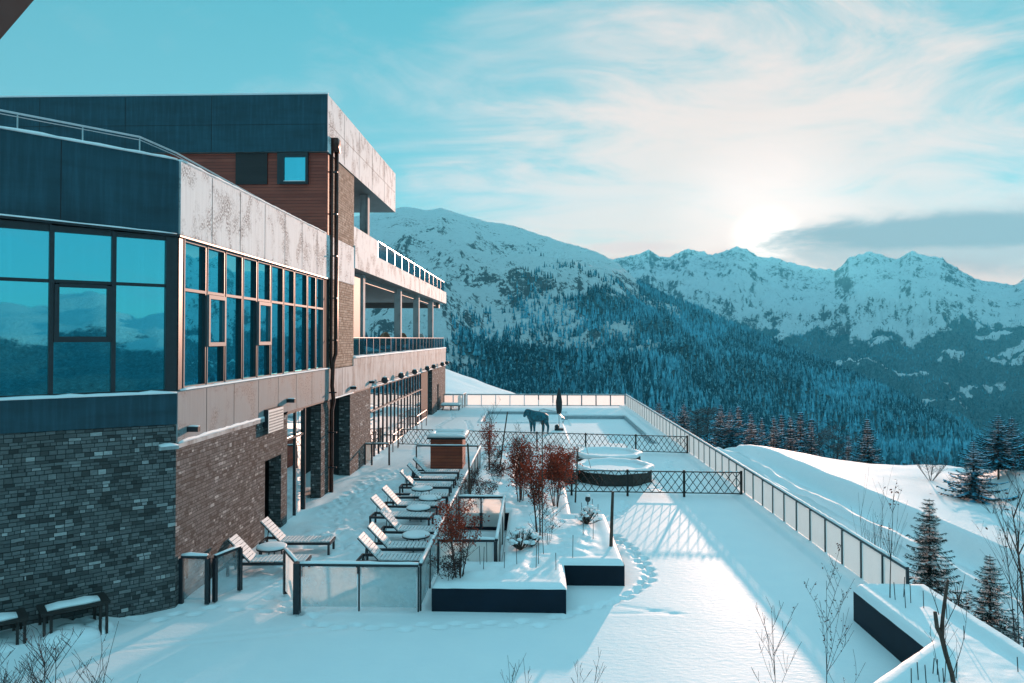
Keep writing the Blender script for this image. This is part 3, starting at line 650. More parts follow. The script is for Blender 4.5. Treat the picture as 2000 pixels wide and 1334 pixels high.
# coping round the two pools
cop = MB()
cop.cap((-4.05, 54.55, 0.0), (2.1, 54.55, 0.0), 0.28, 0.06); cop.cap((-4.1, 54.5, 0.0), (-4.1, 62.7, 0.0), 0.28, 0.06); cop.cap((-4.1, 62.75, 0), (2.7, 62.75, 0), 0.3, 0.08)
cop.cap((2.1, 59.7, 0.0), (7.25, 59.7, 0.0), 0.3, 0.10); cop.cap((7.3, 43.9, 0.0), (7.3, 59.8, 0.0), 0.25, 0.07)
cop.build('pool_edge', M['snow_cap'], smooth=True)['kind'] = 'structure'
b = MB(); b.box(-4.04, 2.1, 62.46, 62.58, -0.3, -0.02); b.box(2.1, 7.19, 59.36, 59.48, -0.34, -0.02); b.box(7.08, 7.19, 44.1, 59.36, -0.34, -0.02); b.box(-4.04, -3.9, 54.7, 62.46, -0.3, -0.02)
b.build('pool_wall', M['poolwall'])['kind'] = 'structure'

# ================================================================== HOTEL
hotel = root('hotel_building', (Fx, 16.9, 0), 'large hotel with dark metal cladding, slate stone base and snowy flat roofs', 'building')
S = hotel
C0 = (Fx, 16.9); dirL = Vector((-0.752, -0.659)); nL = Vector((0.659, -0.752))     # slanted front face
def LP(s_, o_=0.0): return (C0[0] + dirL.x * s_ + nL.x * o_, C0[1] + dirL.y * s_ + nL.y * o_)
SL = 8.0
def zs(z, k): return [z, z + k]      # gentle rise of the slanted parapet
# --- stone base
st = MB()
st.wallL(LP(0), LP(SL), 0 - 0.6, zs(4.2, 0.15), 0.4, 1)
st.box(Fx - 0.4, Fx, 16.9, 22.55, -0.3, 3.66); st.box(Fx - 0.4, Fx, 24.0, 24.55, -0.3, 3.66); st.box(Fx - 0.4, Fx, 22.55, 24.0, 2.42, 3.66)
st.build('stone_wall', M['stone'], S)
MB().box(Fx - 0.4, Fx, 28.5, 29.75, -0.3, 3.66).build('stone_pier', M['stone'], S); MB().box(Fx - 0.5, Fx, 33.0, 37.1, -0.3, 3.70).build('stone_pier', M['stone'], S)
st = MB(); st.box(Fx - 0.5, Fx, 59.5, 62.6, -0.3, 3.70); st.box(Fx - 0.5, Fx, 63.5, 68.3, -0.3, 3.70); st.box(Fx - 0.5, Fx, 62.6, 63.5, 2.3, 3.7); st.build('stone_wall', M['stone'], S)
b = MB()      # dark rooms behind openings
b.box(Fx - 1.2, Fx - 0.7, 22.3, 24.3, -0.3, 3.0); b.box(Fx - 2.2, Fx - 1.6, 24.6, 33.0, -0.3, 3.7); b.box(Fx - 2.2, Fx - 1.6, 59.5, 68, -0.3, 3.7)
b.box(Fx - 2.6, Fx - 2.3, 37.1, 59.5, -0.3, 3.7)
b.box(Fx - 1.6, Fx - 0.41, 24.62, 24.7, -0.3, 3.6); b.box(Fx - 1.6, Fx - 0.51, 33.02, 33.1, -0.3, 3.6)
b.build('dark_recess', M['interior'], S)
# --- panel band between stone and windows
b = MB(); b.box(Fx - 0.3, Fx + 0.03, 16.9, 29.7, 3.76, 4.98); b.build('lower_cladding', M['panel_lo'], S)
b = MB(); b.box(Fx - 0.3, Fx + 0.03, 29.703, 68.3, 3.76, 4.95); b.build('balcony_wall', M['concrete'], S)
b = MB()
for y_ in (18.4, 20.1, 21.9, 23.6, 25.4, 27.2, 28.9): b.box(Fx + 0.028, Fx + 0.034, y_, y_ + 0.018, 3.78, 4.95)
for y_ in (31.5, 33.4, 36.6, 39.7, 42.9, 46, 49.2, 52.3, 55.5, 58.7, 61.8, 65): b.box(Fx + 0.028, Fx + 0.034, y_, y_ + 0.03, 3.78, 4.93)
for y_ in (18.6, 20.4, 22.3, 24.1, 25.9, 27.7): b.box(Fx + 0.052, Fx + 0.056, y_, y_ + 0.015, 8.62, 10.3)
for y_ in (31.5, 34.2, 37, 40): b.box(Fx + 0.082, Fx + 0.086, y_, y_ + 0.02, 13.65, 15.85)
b.box(Fx + 0.082, Fx + 0.086, 29.1, 43.1, 14.75, 14.765)
b.build('panel_joints', M['interior'], S)
b = MB(); b.wallL(LP(0.0, 0.03), LP(SL, 0.03), zs(4.22, 0.12), zs(4.93, 0.03), 0.33, 1); b.build('front_lower_cladding', M['metal'], S)
b = MB(); b.box(Fx - 0.55, Fx + 0.06, 16.85, 23.0, 3.66, 3.76); b.wallL(LP(-0.02, 0.16), LP(0.4, 0.16), 3.66, 3.74, 0.5, 1); b.build('stone_coping', M['concrete'], S)
b = MB(); b.cap((Fx - 0.08, 16.95, 3.762), (Fx - 0.08, 23.0, 3.762), 0.30, 0.10); b.cap(LP(0.0, 0.05) + (3.742,), LP(0.38, 0.05) + (3.742,), 0.3, 0.05)
b.cap(LP(0.02, 0.06) + (4.935,), LP(SL, 0.06) + (4.965,), 0.16, 0.07, 30); b.cap((Fx + 0.03, 17.0, 4.985), (Fx + 0.03, 29.4, 4.985), 0.14, 0.05)
b.cap((Fx - 0.1, 33.5, 5.30), (Fx - 0.1, 68.2, 5.30), 0.42, 0.10)
b.cap(LP(0.05, -0.06) + (10.34,), LP(SL, -0.06) + (10.64,), 0.34, 0.07, 30); b.cap((Fx - 0.06, 17.0, 10.34), (Fx - 0.06, 28.95, 10.34), 0.30, 0.07)
b.cap(LP(0.05, 0.10) + (8.61,), LP(SL, 0.10) + (8.80,), 0.06, 0.03, 20)
b.cap((Fx + 0.02, 33.4, 3.72), (Fx + 0.02, 29.8, 3.72), 0.12, 0.05); b.cap((Fx + 0.04, 37.1, 3.73), (Fx + 0.04, 68.2, 3.73), 0.12, 0.05)
b.cap((-40, 29.0, 15.93), (Fx + 0.02, 29.0, 15.93), 0.2, 0.05, 40); b.build('snow_ledge', M['snow_cap'], S, True)
b = MB(); b.box(Fx - 0.34, Fx + 0.05, 33.4, 68.3, 4.953, 5.29); b.build('balcony_kerb', M['concrete'], S)
# --- upper fascia of the lower block
b = MB(); b.box(Fx - 0.35, Fx + 0.05, 16.93, 29.4, 8.62, 10.33); b.build('right_fascia', M['frosted'], S)
b = MB(); b.wallL(LP(0.0, 0.05), LP(SL, 0.05), zs(8.62, 0.19), zs(10.33, 0.30), 0.4, 1); b.build('front_fascia', M['metal'], S)
b = MB()
for s_ in (2.35, 4.6, 6.8): b.wallL(LP(s_, 0.056), LP(s_ + 0.018, 0.056), 8.7, 10.4, 0.004, 1)
for x_ in (-12.9, -16.4, -19.9, -23.4, -27, -30.5, -34): b.box(x_, x_ + 0.02, 28.944, 28.948, 13.62, 15.85)
b.box(-40, Fx, 28.944, 28.948, 14.70, 14.715)
b.build('front_panel_joints', M['interior'], S)
b = MB(); b.wallL(LP(-0.03, 0.08), LP(SL, 0.08), zs(8.56, 0.19), zs(8.60, 0.19), 0.3, 1); b.box(Fx - 0.25, Fx + 0.08, 16.85, 29.4, 8.56, 8.60); b.build('drip_edge', M['black'], S)
# --- lower roof
b = MB(); b.prism([LP(SL, -0.4), LP(0.2, -0.4), (Fx - 0.36, 29.0), (-30, 29.0), (-30, 9.0)][::-1] if False else [(-30, 9.0), LP(SL, -0.4), LP(0.2, -0.4), (Fx - 0.36, 29.0), (-30, 29.0)], 9.9, 10.22)
b.build('lower_roof', M['snow_cap'], S)
b = MB(); b.prism([(-30, 11.2), LP(SL, -1.0), LP(0.4, -1.0), (Fx - 1.2, 28.9), (-30, 28.9)], -0.4, 9.8); b.build('dark_core', M['interior'], S)
# --- corner post and window bands
b = MB(); b.box(Fx - 0.16, Fx + 0.02, 16.93, 17.16, 4.98, 8.56); b.wallL(LP(0.0, 0.0), LP(0.25, 0.0), 4.95, 8.56, 0.16, 1); b.build('corner_post', M['black'], S)
b = MB(); b.box(Fx - 0.05, Fx + 0.035, 17.162, 17.21, 5.0, 8.56); b.build('corner_trim', M['alu'], S)
ys = [17.22, 18.46, 19.58, 20.77, 21.87, 23.0, 24.19, 25.3, 26.75, 27.8, 28.75]
zt = 7.36
for k in range(10):
    y0, y1 = ys[k], ys[k + 1]; fr = MB(); x0, x1 = Fx - 0.16, Fx - 0.02
    fr.box(x0, x1 + 0.02, y0 + 0.022, y0 + 0.055, 5.0, 8.56); fr.box(x0, x1, y0 + 0.055, y1, 5.0, 5.06); fr.box(x0, x1, y0 + 0.055, y1, 8.50, 8.56); fr.box(x0, x1 + 0.01, y0 + 0.055, y1, zt - 0.035, zt + 0.035)
    if k == 9: fr.box(x0, x1 + 0.02, y1, y1 + 0.055, 5.0, 8.56)
    wn = fr.build('window', M['alu'], S)
    MB().box(x0, x1 + 0.005, y0 - 0.055, y0 + 0.0215, 5.065, 8.495).build('mullion_shade', M['black'], wn)  # black strip paints in the shaded side of each mullion
    MB().box(Fx - 0.13, Fx - 0.105, y0 + 0.055, y1, zt + 0.035, 8.50).build('pane', M['glass'], wn)
    if k in (1, 4):
        MB().box(Fx - 0.13, Fx - 0.105, y0 + 0.055, y1, 5.06, 5.98).build('pane', M['glass'], wn)
        sa_ = MB(); a_, c_ = y0 + 0.06, y1 - 0.01; za, zb = 6.0, zt - 0.05
        sa_.box(Fx - 0.11, Fx + 0.03, a_, a_ + 0.09, za, zb); sa_.box(Fx - 0.11, Fx + 0.03, c_ - 0.09, c_, za, zb); sa_.box(Fx - 0.11, Fx + 0.03, a_ + 0.09, c_ - 0.09, za, za + 0.10); sa_.box(Fx - 0.11, Fx + 0.03, a_ + 0.09, c_ - 0.09, zb - 0.10, zb)
        sh = sa_.build('opening_sash', M['alu'], wn)
        MB().box(Fx - 0.07, Fx - 0.05, a_ + 0.09, c_ - 0.09, za + 0.10, zb - 0.10).build('sash_pane', M['glass'], wn)
    else:
        MB().box(Fx - 0.13, Fx - 0.105, y0 + 0.055, y1, 5.06, zt - 0.035).build('pane', M['glass'], wn)
b = MB(); b.box(Fx - 0.5, Fx - 0.1, 28.82, 29.4, 4.98, 8.56); b.build('window_return', M['interior'], S)
# slanted front glazing
def s_at(px):
    t = math.tan(azp(px)); return (C0[0] - t * C0[1]) / (t * dirL.y - dirL.x)
sm = [0.25, s_at(222), s_at(100), s_at(100) + 1.12, s_at(100) + 2.24, s_at(100) + 3.36, s_at(100) + 4.48]
for k in range(len(sm) - 1):
    a_, c_ = sm[k], sm[k + 1]; fr = MB(); hi0 = 8.56 + 0.19 * a_ / SL; hi1 = 8.56 + 0.19 * c_ / SL
    fr.wallL(LP(c_ - 0.045, 0.0), LP(c_ + 0.045, 0.0), 4.97, hi0, 0.14, 1); zt0 = 7.35
    fr.wallL(LP(a_, -0.02), LP(c_ - 0.045, -0.02), zt0 + 0.03, zt0 + 0.10, 0.10, 1); fr.wallL(LP(a_, -0.02), LP(c_ - 0.045, -0.02), 4.97, 5.03, 0.10, 1); fr.wallL(LP(a_, -0.02), LP(c_ - 0.045, -0.02), 8.46, hi0, 0.10, 1)
    wn = fr.build('window', M['black'], S)
    MB().wallL(LP(a_, -0.07), LP(c_ - 0.045, -0.07), zt0 + 0.10, 8.47, 0.02, 1).build('pane', M['glass'], wn)
    if k == 1:
        sa_ = MB(); z0_, z1_ = 6.12, zt0
        sa_.wallL(LP(a_ + 0.045, 0.03), LP(a_ + 0.14, 0.03), z0_, z1_, 0.1, 1); sa_.wallL(LP(c_ - 0.14, 0.03), LP(c_ - 0.05, 0.03), z0_, z1_, 0.1, 1)
        sa_.wallL(LP(a_ + 0.14, 0.03), LP(c_ - 0.14, 0.03), z0_, z0_ + 0.12, 0.1, 1); sa_.wallL(LP(a_ + 0.14, 0.03), LP(c_ - 0.14, 0.03), z1_ - 0.06, z1_ + 0.02, 0.1, 1)
        sa_.build('opening_sash', M['black'], wn)
        MB().wallL(LP(a_ + 0.14, -0.02), LP(c_ - 0.14, -0.02), z0_ + 0.12, z1_ - 0.06, 0.02, 1).build('sash_pane', M['glass'], wn)
        MB().wallL(LP(a_, -0.07), LP(c_ - 0.045, -0.07), 5.03, z0_, 0.02, 1).build('pane', M['glass'], wn)
    else:
        MB().wallL(LP(a_, -0.07), LP(c_ - 0.045, -0.07), 5.03, zt0 + 0.03, 0.02, 1).build('pane', M['glass'], wn)
# roof handrail
def rail_on(pts, z0_, h, posts, name='roof_handrail'):
    m = MB(); 
    m.tube([p[:2] + (p[2] + h,) for p in pts], 0.022, 6); m.tube([p[:2] + (p[2] + h - 0.07,) for p in pts], 0.012, 5)
    for p in posts: m.tube([p, p[:2] + (p[2] + h,)], 0.016, 5)
    return m.build(name, M['steel'], S)
rail_on([LP(SL, -0.35) + (10.62,), LP(0.75, -0.35) + (10.36,), (Fx - 0.55, 17.9, 10.30), (Fx - 0.5, 28.9, 10.1)], 0, 0.48,
        [LP(k, -0.35) + (10.3 + 0.035 * k,) for k in (0.75, 1.9, 3.1, 4.4, 5.7)] + [(Fx - 0.55, y_, 10.22) for y_ in (18.2, 20.5, 22.8, 25.1, 27.4)])
# --- upper block
b = MB(); b.box(-40, Fx + 0.08, 28.95, 43.2, 13.62, 15.9); ob = b.build('upper_fascia', M['metal'], S)
ob.data.materials.append(M['frosted']); ob.data.polygons[3].material_index = 1; ob.data.materials.append(M['soffit']); ob.data.polygons[0].material_index = 2
b = MB(); b.box(-39.9, Fx + 0.02, 29.02, 43.1, 15.902, 15.95); b.box(-40, Fx + 0.1, 28.93, 29.02, 15.902, 15.96); b.build('roof_snow', M['snow_cap'], S)
b = MB(); b.box(-40, Fx - 0.01, 29.12, 29.6, 10.1, 13.6); b.build('timber_wall', M['wood'], S)
fm = MB(); fm.box(-10.25, -9.02, 28.98, 29.115, 13.42, 13.60); fm.box(-10.25, -9.98, 28.98, 29.115, 12.34, 13.42); fm.box(-9.12, -9.02, 28.98, 29.115, 12.34, 13.42); fm.box(-9.98, -9.12, 28.98, 29.115, 12.34, 12.44)
wn = fm.build('window', M['black'], S); MB().box(-9.98, -9.12, 29.04, 29.06, 12.44, 13.42).build('pane', M['glass'], wn)
MB().cap((-9.98, 28.97, 12.442), (-9.12, 28.97, 12.442), 0.06, 0.04).build('snow_sill', M['snow_cap'], wn, True)
b = MB(); b.box(-11.95, -10.68, 29.05, 29.12, 12.35, 13.61); b.build('louvre_vent', M['louvre'], S)
b = MB(); b.box(Fx - 0.5, Fx + 0.02, 29.605, 33.5, 10.36, 13.6); b.build('shingle_pier', M['shingle'], S)
b = MB(); b.box(Fx - 0.5, Fx + 0.02, 29.9, 33.5, 4.98, 8.62); b.build('shingle_pier', M['shingle'], S)
b = MB(); b.box(Fx - 0.5, Fx + 0.05, 29.405, 33.5, 8.63, 10.34); b.build('pier_fascia', M['frosted'], S)
b = MB(); b.box(Fx - 0.5, Fx - 0.02, 29.12, 29.6, 10.1, 13.6) if False else b.box(Fx - 0.52, Fx - 0.1, 29.41, 29.9, 4.98, 8.6); b.build('pier_core', M['interior'], S)
b = MB(); b.box(-16, -11.0, 33.5, 43.0, 10.4, 13.6); b.build('penthouse_wall', M['interior'], S)
b = MB(); b.box(Fx - 0.9, Fx - 0.5, 33.51, 33.9, 10.4, 13.6); b.build('penthouse_reveal', M['soffit'], S)
def column(x, y, z0, z1, wd=0.42): MB().box(x - wd, x, y, y + wd, z0, z1).build('column', M['concrete'], S)
column(Fx - 0.3, 37.7, 10.46, 13.61)
# --- balcony storey (open pavilion)
b = MB(); b.box(-20, Fx + 0.08, 33.51, 68.2, 9.42, 10.45); ob = b.build('balcony_fascia', M['frosted'], S)
ob.data.materials.append(M['soffit']); ob.data.polygons[0].material_index = 1; ob.data.materials.append(M['snow_cap']); ob.data.polygons[1].material_index = 2
b = MB(); b.box(-20, Fx - 0.36, 33.4, 68.2, 4.6, 5.02); b.build('balcony_floor', M['concrete'], S)
b = MB(); b.box(-20, Fx - 0.45, 33.2, 37.0, 5.02, 9.4); b.build('pavilion_wall', M['soffit'], S)
for y_ in (37.01, 47.4, 54.8, 62.3): column(Fx - 0.36, y_, 5.02, 9.42)
b = MB(); b.box(-20, Fx - 0.4, 66.6, 67.2, 8.95, 9.418); b.box(Fx - 1.0, Fx - 0.62, 37.5, 66.5, 9.1, 9.418); b.build('ceiling_beam', M['soffit'], S)
def balrail(x, y0, y1, z0, z1, n, nm):
    m = MB(); m.box(x - 0.02, x + 0.02, y0, y1, z1, z1 + 0.035); rl = m.build(nm, M['steel'], S)
    for k in range(n):
        a_ = y0 + (y1 - y0) * k / n; c_ = y0 + (y1 - y0) * (k + 1) / n
        MB().box(x - 0.008, x + 0.008, a_ + 0.03, c_ - 0.03, z0, z1).build('glass_panel', M['balglass'], rl)
        MB().box(x - 0.012, x + 0.012, a_ - 0.02, a_ + 0.02, z0, z1).build('baluster', M['steel'], rl)
balrail(Fx - 0.12, 33.6, 67.9, 5.30, 6.22, 22, 'balcony_railing')
balrail(Fx - 0.1, 39.2, 67.9, 10.46, 11.38, 12, 'upper_balcony_railing')
b = MB(); b.box(Fx - 0.35, Fx + 0.0, 33.5, 38.6, 10.452, 11.35); b.build('upper_balcony_parapet', M['frosted'], S)
b = MB(); b.box(Fx - 3.2, Fx - 1.3, 40.5, 43.0, 10.452, 11.75); b.build('roof_plant_box', M['whiteplastic'], S)
# --- ground floor shopfront
def shop(y0, y1, n, x, z1, trans):
    for k in range(n):
        a_ = y0 + (y1 - y0) * k / n; c_ = y0 + (y1 - y0) * (k + 1) / n; fr = MB()
        fr.box(x - 0.08, x + 0.03, a_, a_ + 0.07, -0.1, z1); fr.box(x - 0.06, x + 0.02, a_ + 0.07, c_, z1 - 0.07, z1); fr.box(x - 0.06, x + 0.025, a_ + 0.07, c_, trans, trans + 0.07)
        if k == n - 1: fr.box(x - 0.08, x + 0.03, c_, c_ + 0.07, -0.1, z1)
        wn = fr.build('shop_window', M['black'], S); MB().box(x - 0.04, x - 0.02, a_ + 0.07, c_, 0.0, z1 - 0.07).build('pane', M['glass_shop'], wn)
shop(24.62, 26.5, 2, Fx - 0.06, 3.70, 2.75); shop(37.15, 53.9, 15, Fx - 0.05, 3.70, 2.45)
b = MB(); b.box(Fx - 0.06, Fx + 0.02, 37.1, 59.5, 3.18, 3.71) if False else b.box(Fx - 0.30, Fx - 0.25, 53.95, 59.5, -0.1, 3.7); b.build('dark_doors', M['interior'], S)
b = MB(); b.box(Fx - 0.02, Fx + 0.045, 37.1, 54.0, 2.46, 2.52); b.build('shop_transom', M['alu'], S)
b = MB(); b.box(Fx - 0.28, Fx + 0.0, 30.05, 30.15, 0, 3.72); b.box(Fx - 0.28, Fx + 0.0, 26.52, 26.6, 0, 3.72); b.build('door_frame', M['black'], S)
b = MB(); b.box(Fx - 0.3, Fx + 0.02, 24.55, 37.1, 3.70, 3.76); b.box(Fx - 0.3, Fx + 0.02, 37.1, 68.3, 3.70, 3.758); b.build('lintel', M['black'], S)
# vent grille, spotlights, globe lamps
b = MB(); b.box(Fx + 0.0, Fx + 0.16, 22.35, 23.7, 3.50, 4.02); v = b.build('vent_box', M['black'], S)
b = MB(); b.box(Fx + 0.161, Fx + 0.175, 22.36, 23.69, 3.30, 4.0)
gv = b.build('vent_grille', M['whiteplastic'], S); b = MB()
for i in range(7):
    for j in range(13): b.box(Fx + 0.1755, Fx + 0.178, 22.43 + j*0.097, 22.48 + j*0.097, 3.35 + i*0.09, 3.39 + i*0.09)
b.build('grille_hole', M['interior'], gv)
for y_, z_ in ((17.35, 3.98), (24.4, 4.06), (32.9, 3.92), (36.7, 3.95)):
    sp = MB().box(Fx + 0.03, Fx + 0.30, y_, y_ + 0.13, z_, z_ + 0.12).build('spotlight', M['black'], S)
    MB().cap((Fx + 0.05, y_ + 0.065, z_ + 0.122), (Fx + 0.29, y_ + 0.065, z_ + 0.122), 0.12, 0.04).build('snow_cap', M['snow_cap'], sp, True)
for y_ in (38.9, 43.7, 48.6, 54.3, 57.8, 63.2, 66.5):
    m = MB(); m.ball((Fx + 0.36, y_, 4.0), 0.19, 14); m.tube([(Fx + 0.03, y_, 3.92), (Fx + 0.3, y_, 3.95)], 0.025, 6); lp = m.build('wall_lamp', M['black'], S, True)
    MB().ball((Fx + 0.36, y_, 4.10), 0.13, 10, (1, 1, 0.8)).build('snow_cap', M['snow_cap'], lp, True)
# downpipes
b = MB()
b.box(Fx + 0.03, Fx + 0.34, 29.45, 29.95, 13.78, 14.3)
P1 = (Fx + 0.22, 29.78); P2 = (Fx + 0.20, 29.55)
b.tube([P1 + (13.9,), P1 + (5.6,), (Fx + 0.16, 29.6, 5.2), (Fx + 0.14, 29.55, 4.3), (Fx + 0.18, 29.62, 3.7), (Fx + 0.10, 29.62, 3.3), (Fx + 0.10, 29.62, 0.0)], 0.085, 8)
b.tube([(Fx + 0.10, 29.5, 13.9), (Fx + 0.10, 29.5, 5.3), (Fx + 0.14, 29.55, 4.9)], 0.06, 8)
dp = b.build('downpipe', M['pipe'], S, True); b = MB()
for z_ in (12.9, 11.2, 9.5, 7.8, 6.1, 4.0, 2.4, 1.0): b.box(Fx + 0.0, Fx + 0.33, 29.50, 29.60, z_, z_ + 0.05)
b.build('pipe_bracket', M['black'], dp)
# the viewer's own roof edge, top left
ev_pts = []
for (a_, b_) in ((-115, 77), (37, -105), (-65, -245), (-255, -15)):
    u_ = (a_ - 1000) / F; X_ = (u_ * math.cos(YAW) - math.sin(YAW)); Y_ = (u_ * math.sin(YAW) + math.cos(YAW)); ev_pts.append((X_ * 4.0 / Y_, CAMZ + (661 - b_) / F * 4.0 / Y_))
ev = root('roof_eave', (-3.0, 4.0, 7.8), 'dark roof eave corner poking in at the top left', 'roof eave')
m = MB(); m.v = [(x, 4.0, z) for x, z in ev_pts] + [(x, 4.28, z) for x, z in ev_pts]; m.f = [(0, 1, 2, 3), (7, 6, 5, 4)] + [(k, k + 4, (k + 1) % 4 + 4, (k + 1) % 4) for k in range(4)]
m.build('eave_board', M['interior'], ev); m = MB(); m.beam((ev_pts[0][0], 3.97, ev_pts[0][1]), (ev_pts[1][0], 3.97, ev_pts[1][1]), 0.05, 0.012); m.build('eave_trim', M['steel'], ev)

# ================================================================== balcony chairs
def egg_chair(loc, mat, label, rz):
    r_ = root('lounge_chair', loc, label, 'chair', 'high backed chairs on the balcony')
    m = MB(); n, k_ = 14, 8
    i0 = len(m.v)
    for a in range(k_ + 1):
        ph = math.pi * (0.04 + 0.62 * a / k_)
        for b_ in range(n + 1):
            th = math.pi * (-0.08 + 1.16 * b_ / n)
            m.v.append((0.36 * math.sin(ph) * math.cos(th + rz), 0.32 * math.sin(ph) * math.sin(th + rz), 1.0 + 0.52 * math.cos(ph)))
    for a in range(k_):
        for b_ in range(n):
            q = i0 + a*(n+1) + b_; m.f.append((q, q+1, q+n+2, q+n+1))
    o = m.build('backrest', mat, r_, True, origin=(0, 0, 0)); s_ = o.modifiers.new('thick', 'SOLIDIFY'); s_.thickness = 0.04
    MB().disc((0, 0), 0.33, 0.42, 0.52, 16).build('seat', mat, r_, origin=(0, 0, 0))
    for a in range(4):
        t_ = a * math.pi / 2 + 0.7; MB().tube([(0.2*math.cos(t_), 0.2*math.sin(t_), 0.43), (0.3*math.cos(t_), 0.3*math.sin(t_), 0)], 0.015, 5).build('leg', M['black'], r_, origin=(0, 0, 0))
    return r_
egg_chair((-9.35, 36.2, 5.04), M['canvas'], 'black high backed chair beside the first balcony column', 0.6)
egg_chair((-9.15, 45.0, 5.04), M['weave'], 'round orange high backed chair left of the second balcony column', 1.0)
egg_chair((-9.2, 51.2, 5.04), M['weave'], 'orange high backed chair between the second and third balcony columns', 1.0)
egg_chair((-8.95, 57.6, 5.04), M['whiteplastic'], 'pale white high backed chair behind the third balcony column', 1.0)

# ================================================================== RAILINGS
def glass_rail(name, label, pts, h, spacing, glass, zbase=0.12, cap_h=0.05, post=0.055, group=None, first_thick=False, lean=0, clips=True, glow=0.06):
    r_ = root(name, (pts[0][0], pts[0][1], 0), label, 'railing', group)
    post_me = MB().box(-post/2, post/2, -post/2, post/2, 0, h - 0.001).build('post', M['black'], r_, origin=(0, 0, 0)); first = True
    for a, b_ in zip(pts[:-1], pts[1:]):
        a = Vector(a); b_ = Vector(b_); L = (b_ - a).length; n = max(1, round(L / spacing)); d = (b_ - a) / L; nv = Vector((-d.y, d.x))
        MB().beam((a.x, a.y, zbase + h), (b_.x, b_.y, zbase + h), 0.075, 0.06).build('top_rail', M['black'], r_)
        if cap_h: MB().cap((a.x, a.y, zbase + h + 0.032), (b_.x, b_.y, zbase + h + 0.032), 0.085, cap_h).build('snow_cap', M['snow_cap'], r_, True)
        for k in range(n + 1):
            p = a + d * (L * k / n)
            if first: po = post_me; first = False
            else:
                if k == 0: continue
                po = post_me.copy(); COL.objects.link(po); po.parent = r_
            po.location = (p.x - pts[0][0], p.y - pts[0][1], zbase - 0.03); po.rotation_euler.z = math.atan2(d.y, d.x)
            if k < n and glass is not None:
                q = a + d * (L * (k + 1) / n); c0 = p + d * 0.05; c1 = q - d * 0.05
                MB().wall((c0.x, c0.y), (c1.x, c1.y), zbase + glow, zbase + h - 0.06, 0.012, 1).build('glass_panel', glass, r_)
    return r_
glass_rail('terrace_railing', 'long glass railing with black posts along the valley side of the terrace', [(8.20, 16.65), (8.20, 67.3)], 1.0, 1.15, M['frostglass'], 0.13, 0.05)
glass_rail('terrace_railing', 'pale glass railing closing the far end of the terrace behind the pool', [(-6.2, 67.45), (8.14, 67.45)], 1.0, 1.3, M['frostglass'], 0.08, 0.04, 0.035)
glass_rail('terrace_railing', 'short raised glass railing beside the far corner of the hotel', [(-8.1, 65.6), (-6.45, 65.6), (-6.3, 67.3)], 1.15, 1.0, M['frostglass'], 0.05, 0.06)
glass_rail('terrace_railing', 'misted glass screen in front of the loungers nearest the photographer', [(-5.30, 16.62), (-2.62, 16.62)], 1.0, 1.34, M['screenglass'], 0.10, 0.05, 0.035)
glass_rail('terrace_railing', 'snow topped glass railing running back along the planter side of the loungers', [(-2.58, 16.68), (-2.58, 34.7)], 1.0, 1.5, M['screenglass'], 0.10, 0.06, 0.04)
glass_rail('terrace_railing', 'glass railing across the near edge of the sunken stairwell', [(-2.45, 18.72), (-1.02, 18.72)], 1.0, 1.5, M['frostglass'], 0.10, 0.07, 0.05)
glass_rail('terrace_railing', 'glass railing across the far edge of the sunken stairwell', [(-2.45, 23.8), (-1.02, 23.8)], 1.0, 0.8, M['frostglass'], 0.10, 0.05, 0.045)
glass_rail('terrace_railing', 'snow topped glass side of the sunken stairwell next to the planting bed', [(-0.98, 18.76), (-0.98, 23.76)], 1.0, 1.7, M['frostglass'], 0.10, 0.09, 0.05)
glass_rail('terrace_railing', 'dark rail on posts in front of the wooden cabinet', [(-5.6, 34.85), (-2.7, 34.85)], 1.05, 2.9, None, 0.08, 0.04, 0.06)
glass_rail('terrace_railing', 'dark rail on posts from the stone pier beside the far loungers', [(-8.28, 35.9), (-7.95, 35.9), (-7.1, 35.9)], 1.0, 0.9, M['screenglass'], 0.06, 0.03, 0.08)
def thick_post(px, py, h, parent_label, pts2, glass):
    pass
r_ = glass_rail('glass_gate', 'glass gate leaf beside the corner of the stone wall, ajar', [(-7.52, 17.25), (-7.25, 18.05)], 1.02, 1.0, M['clearglass'], 0.05, 0.03, 0.09)
r_ = glass_rail('terrace_railing', 'short rail fixed to the stone wall corner, with a thick black post', [(-8.26, 17.12), (-7.64, 17.12)], 1.05, 0.7, M['clearglass'], 0.05, 0.07, 0.1)
r_ = glass_rail('glass_gate', 'open glass gate leaf left of the misted screen', [(-5.42, 16.75), (-6.02, 17.75)], 1.02, 1.2, M['frostglass'], 0.08, 0.03, 0.1)
MB().box(-5.44, -5.30, 16.55, 16.69, 0, 1.14).build('gate_post', M['black'])['kind'] = 'thing'
gp = bpy.data.objects['gate_post']; tag(gp, 'thick black gate post at the left end of the misted screen', 'gate post')

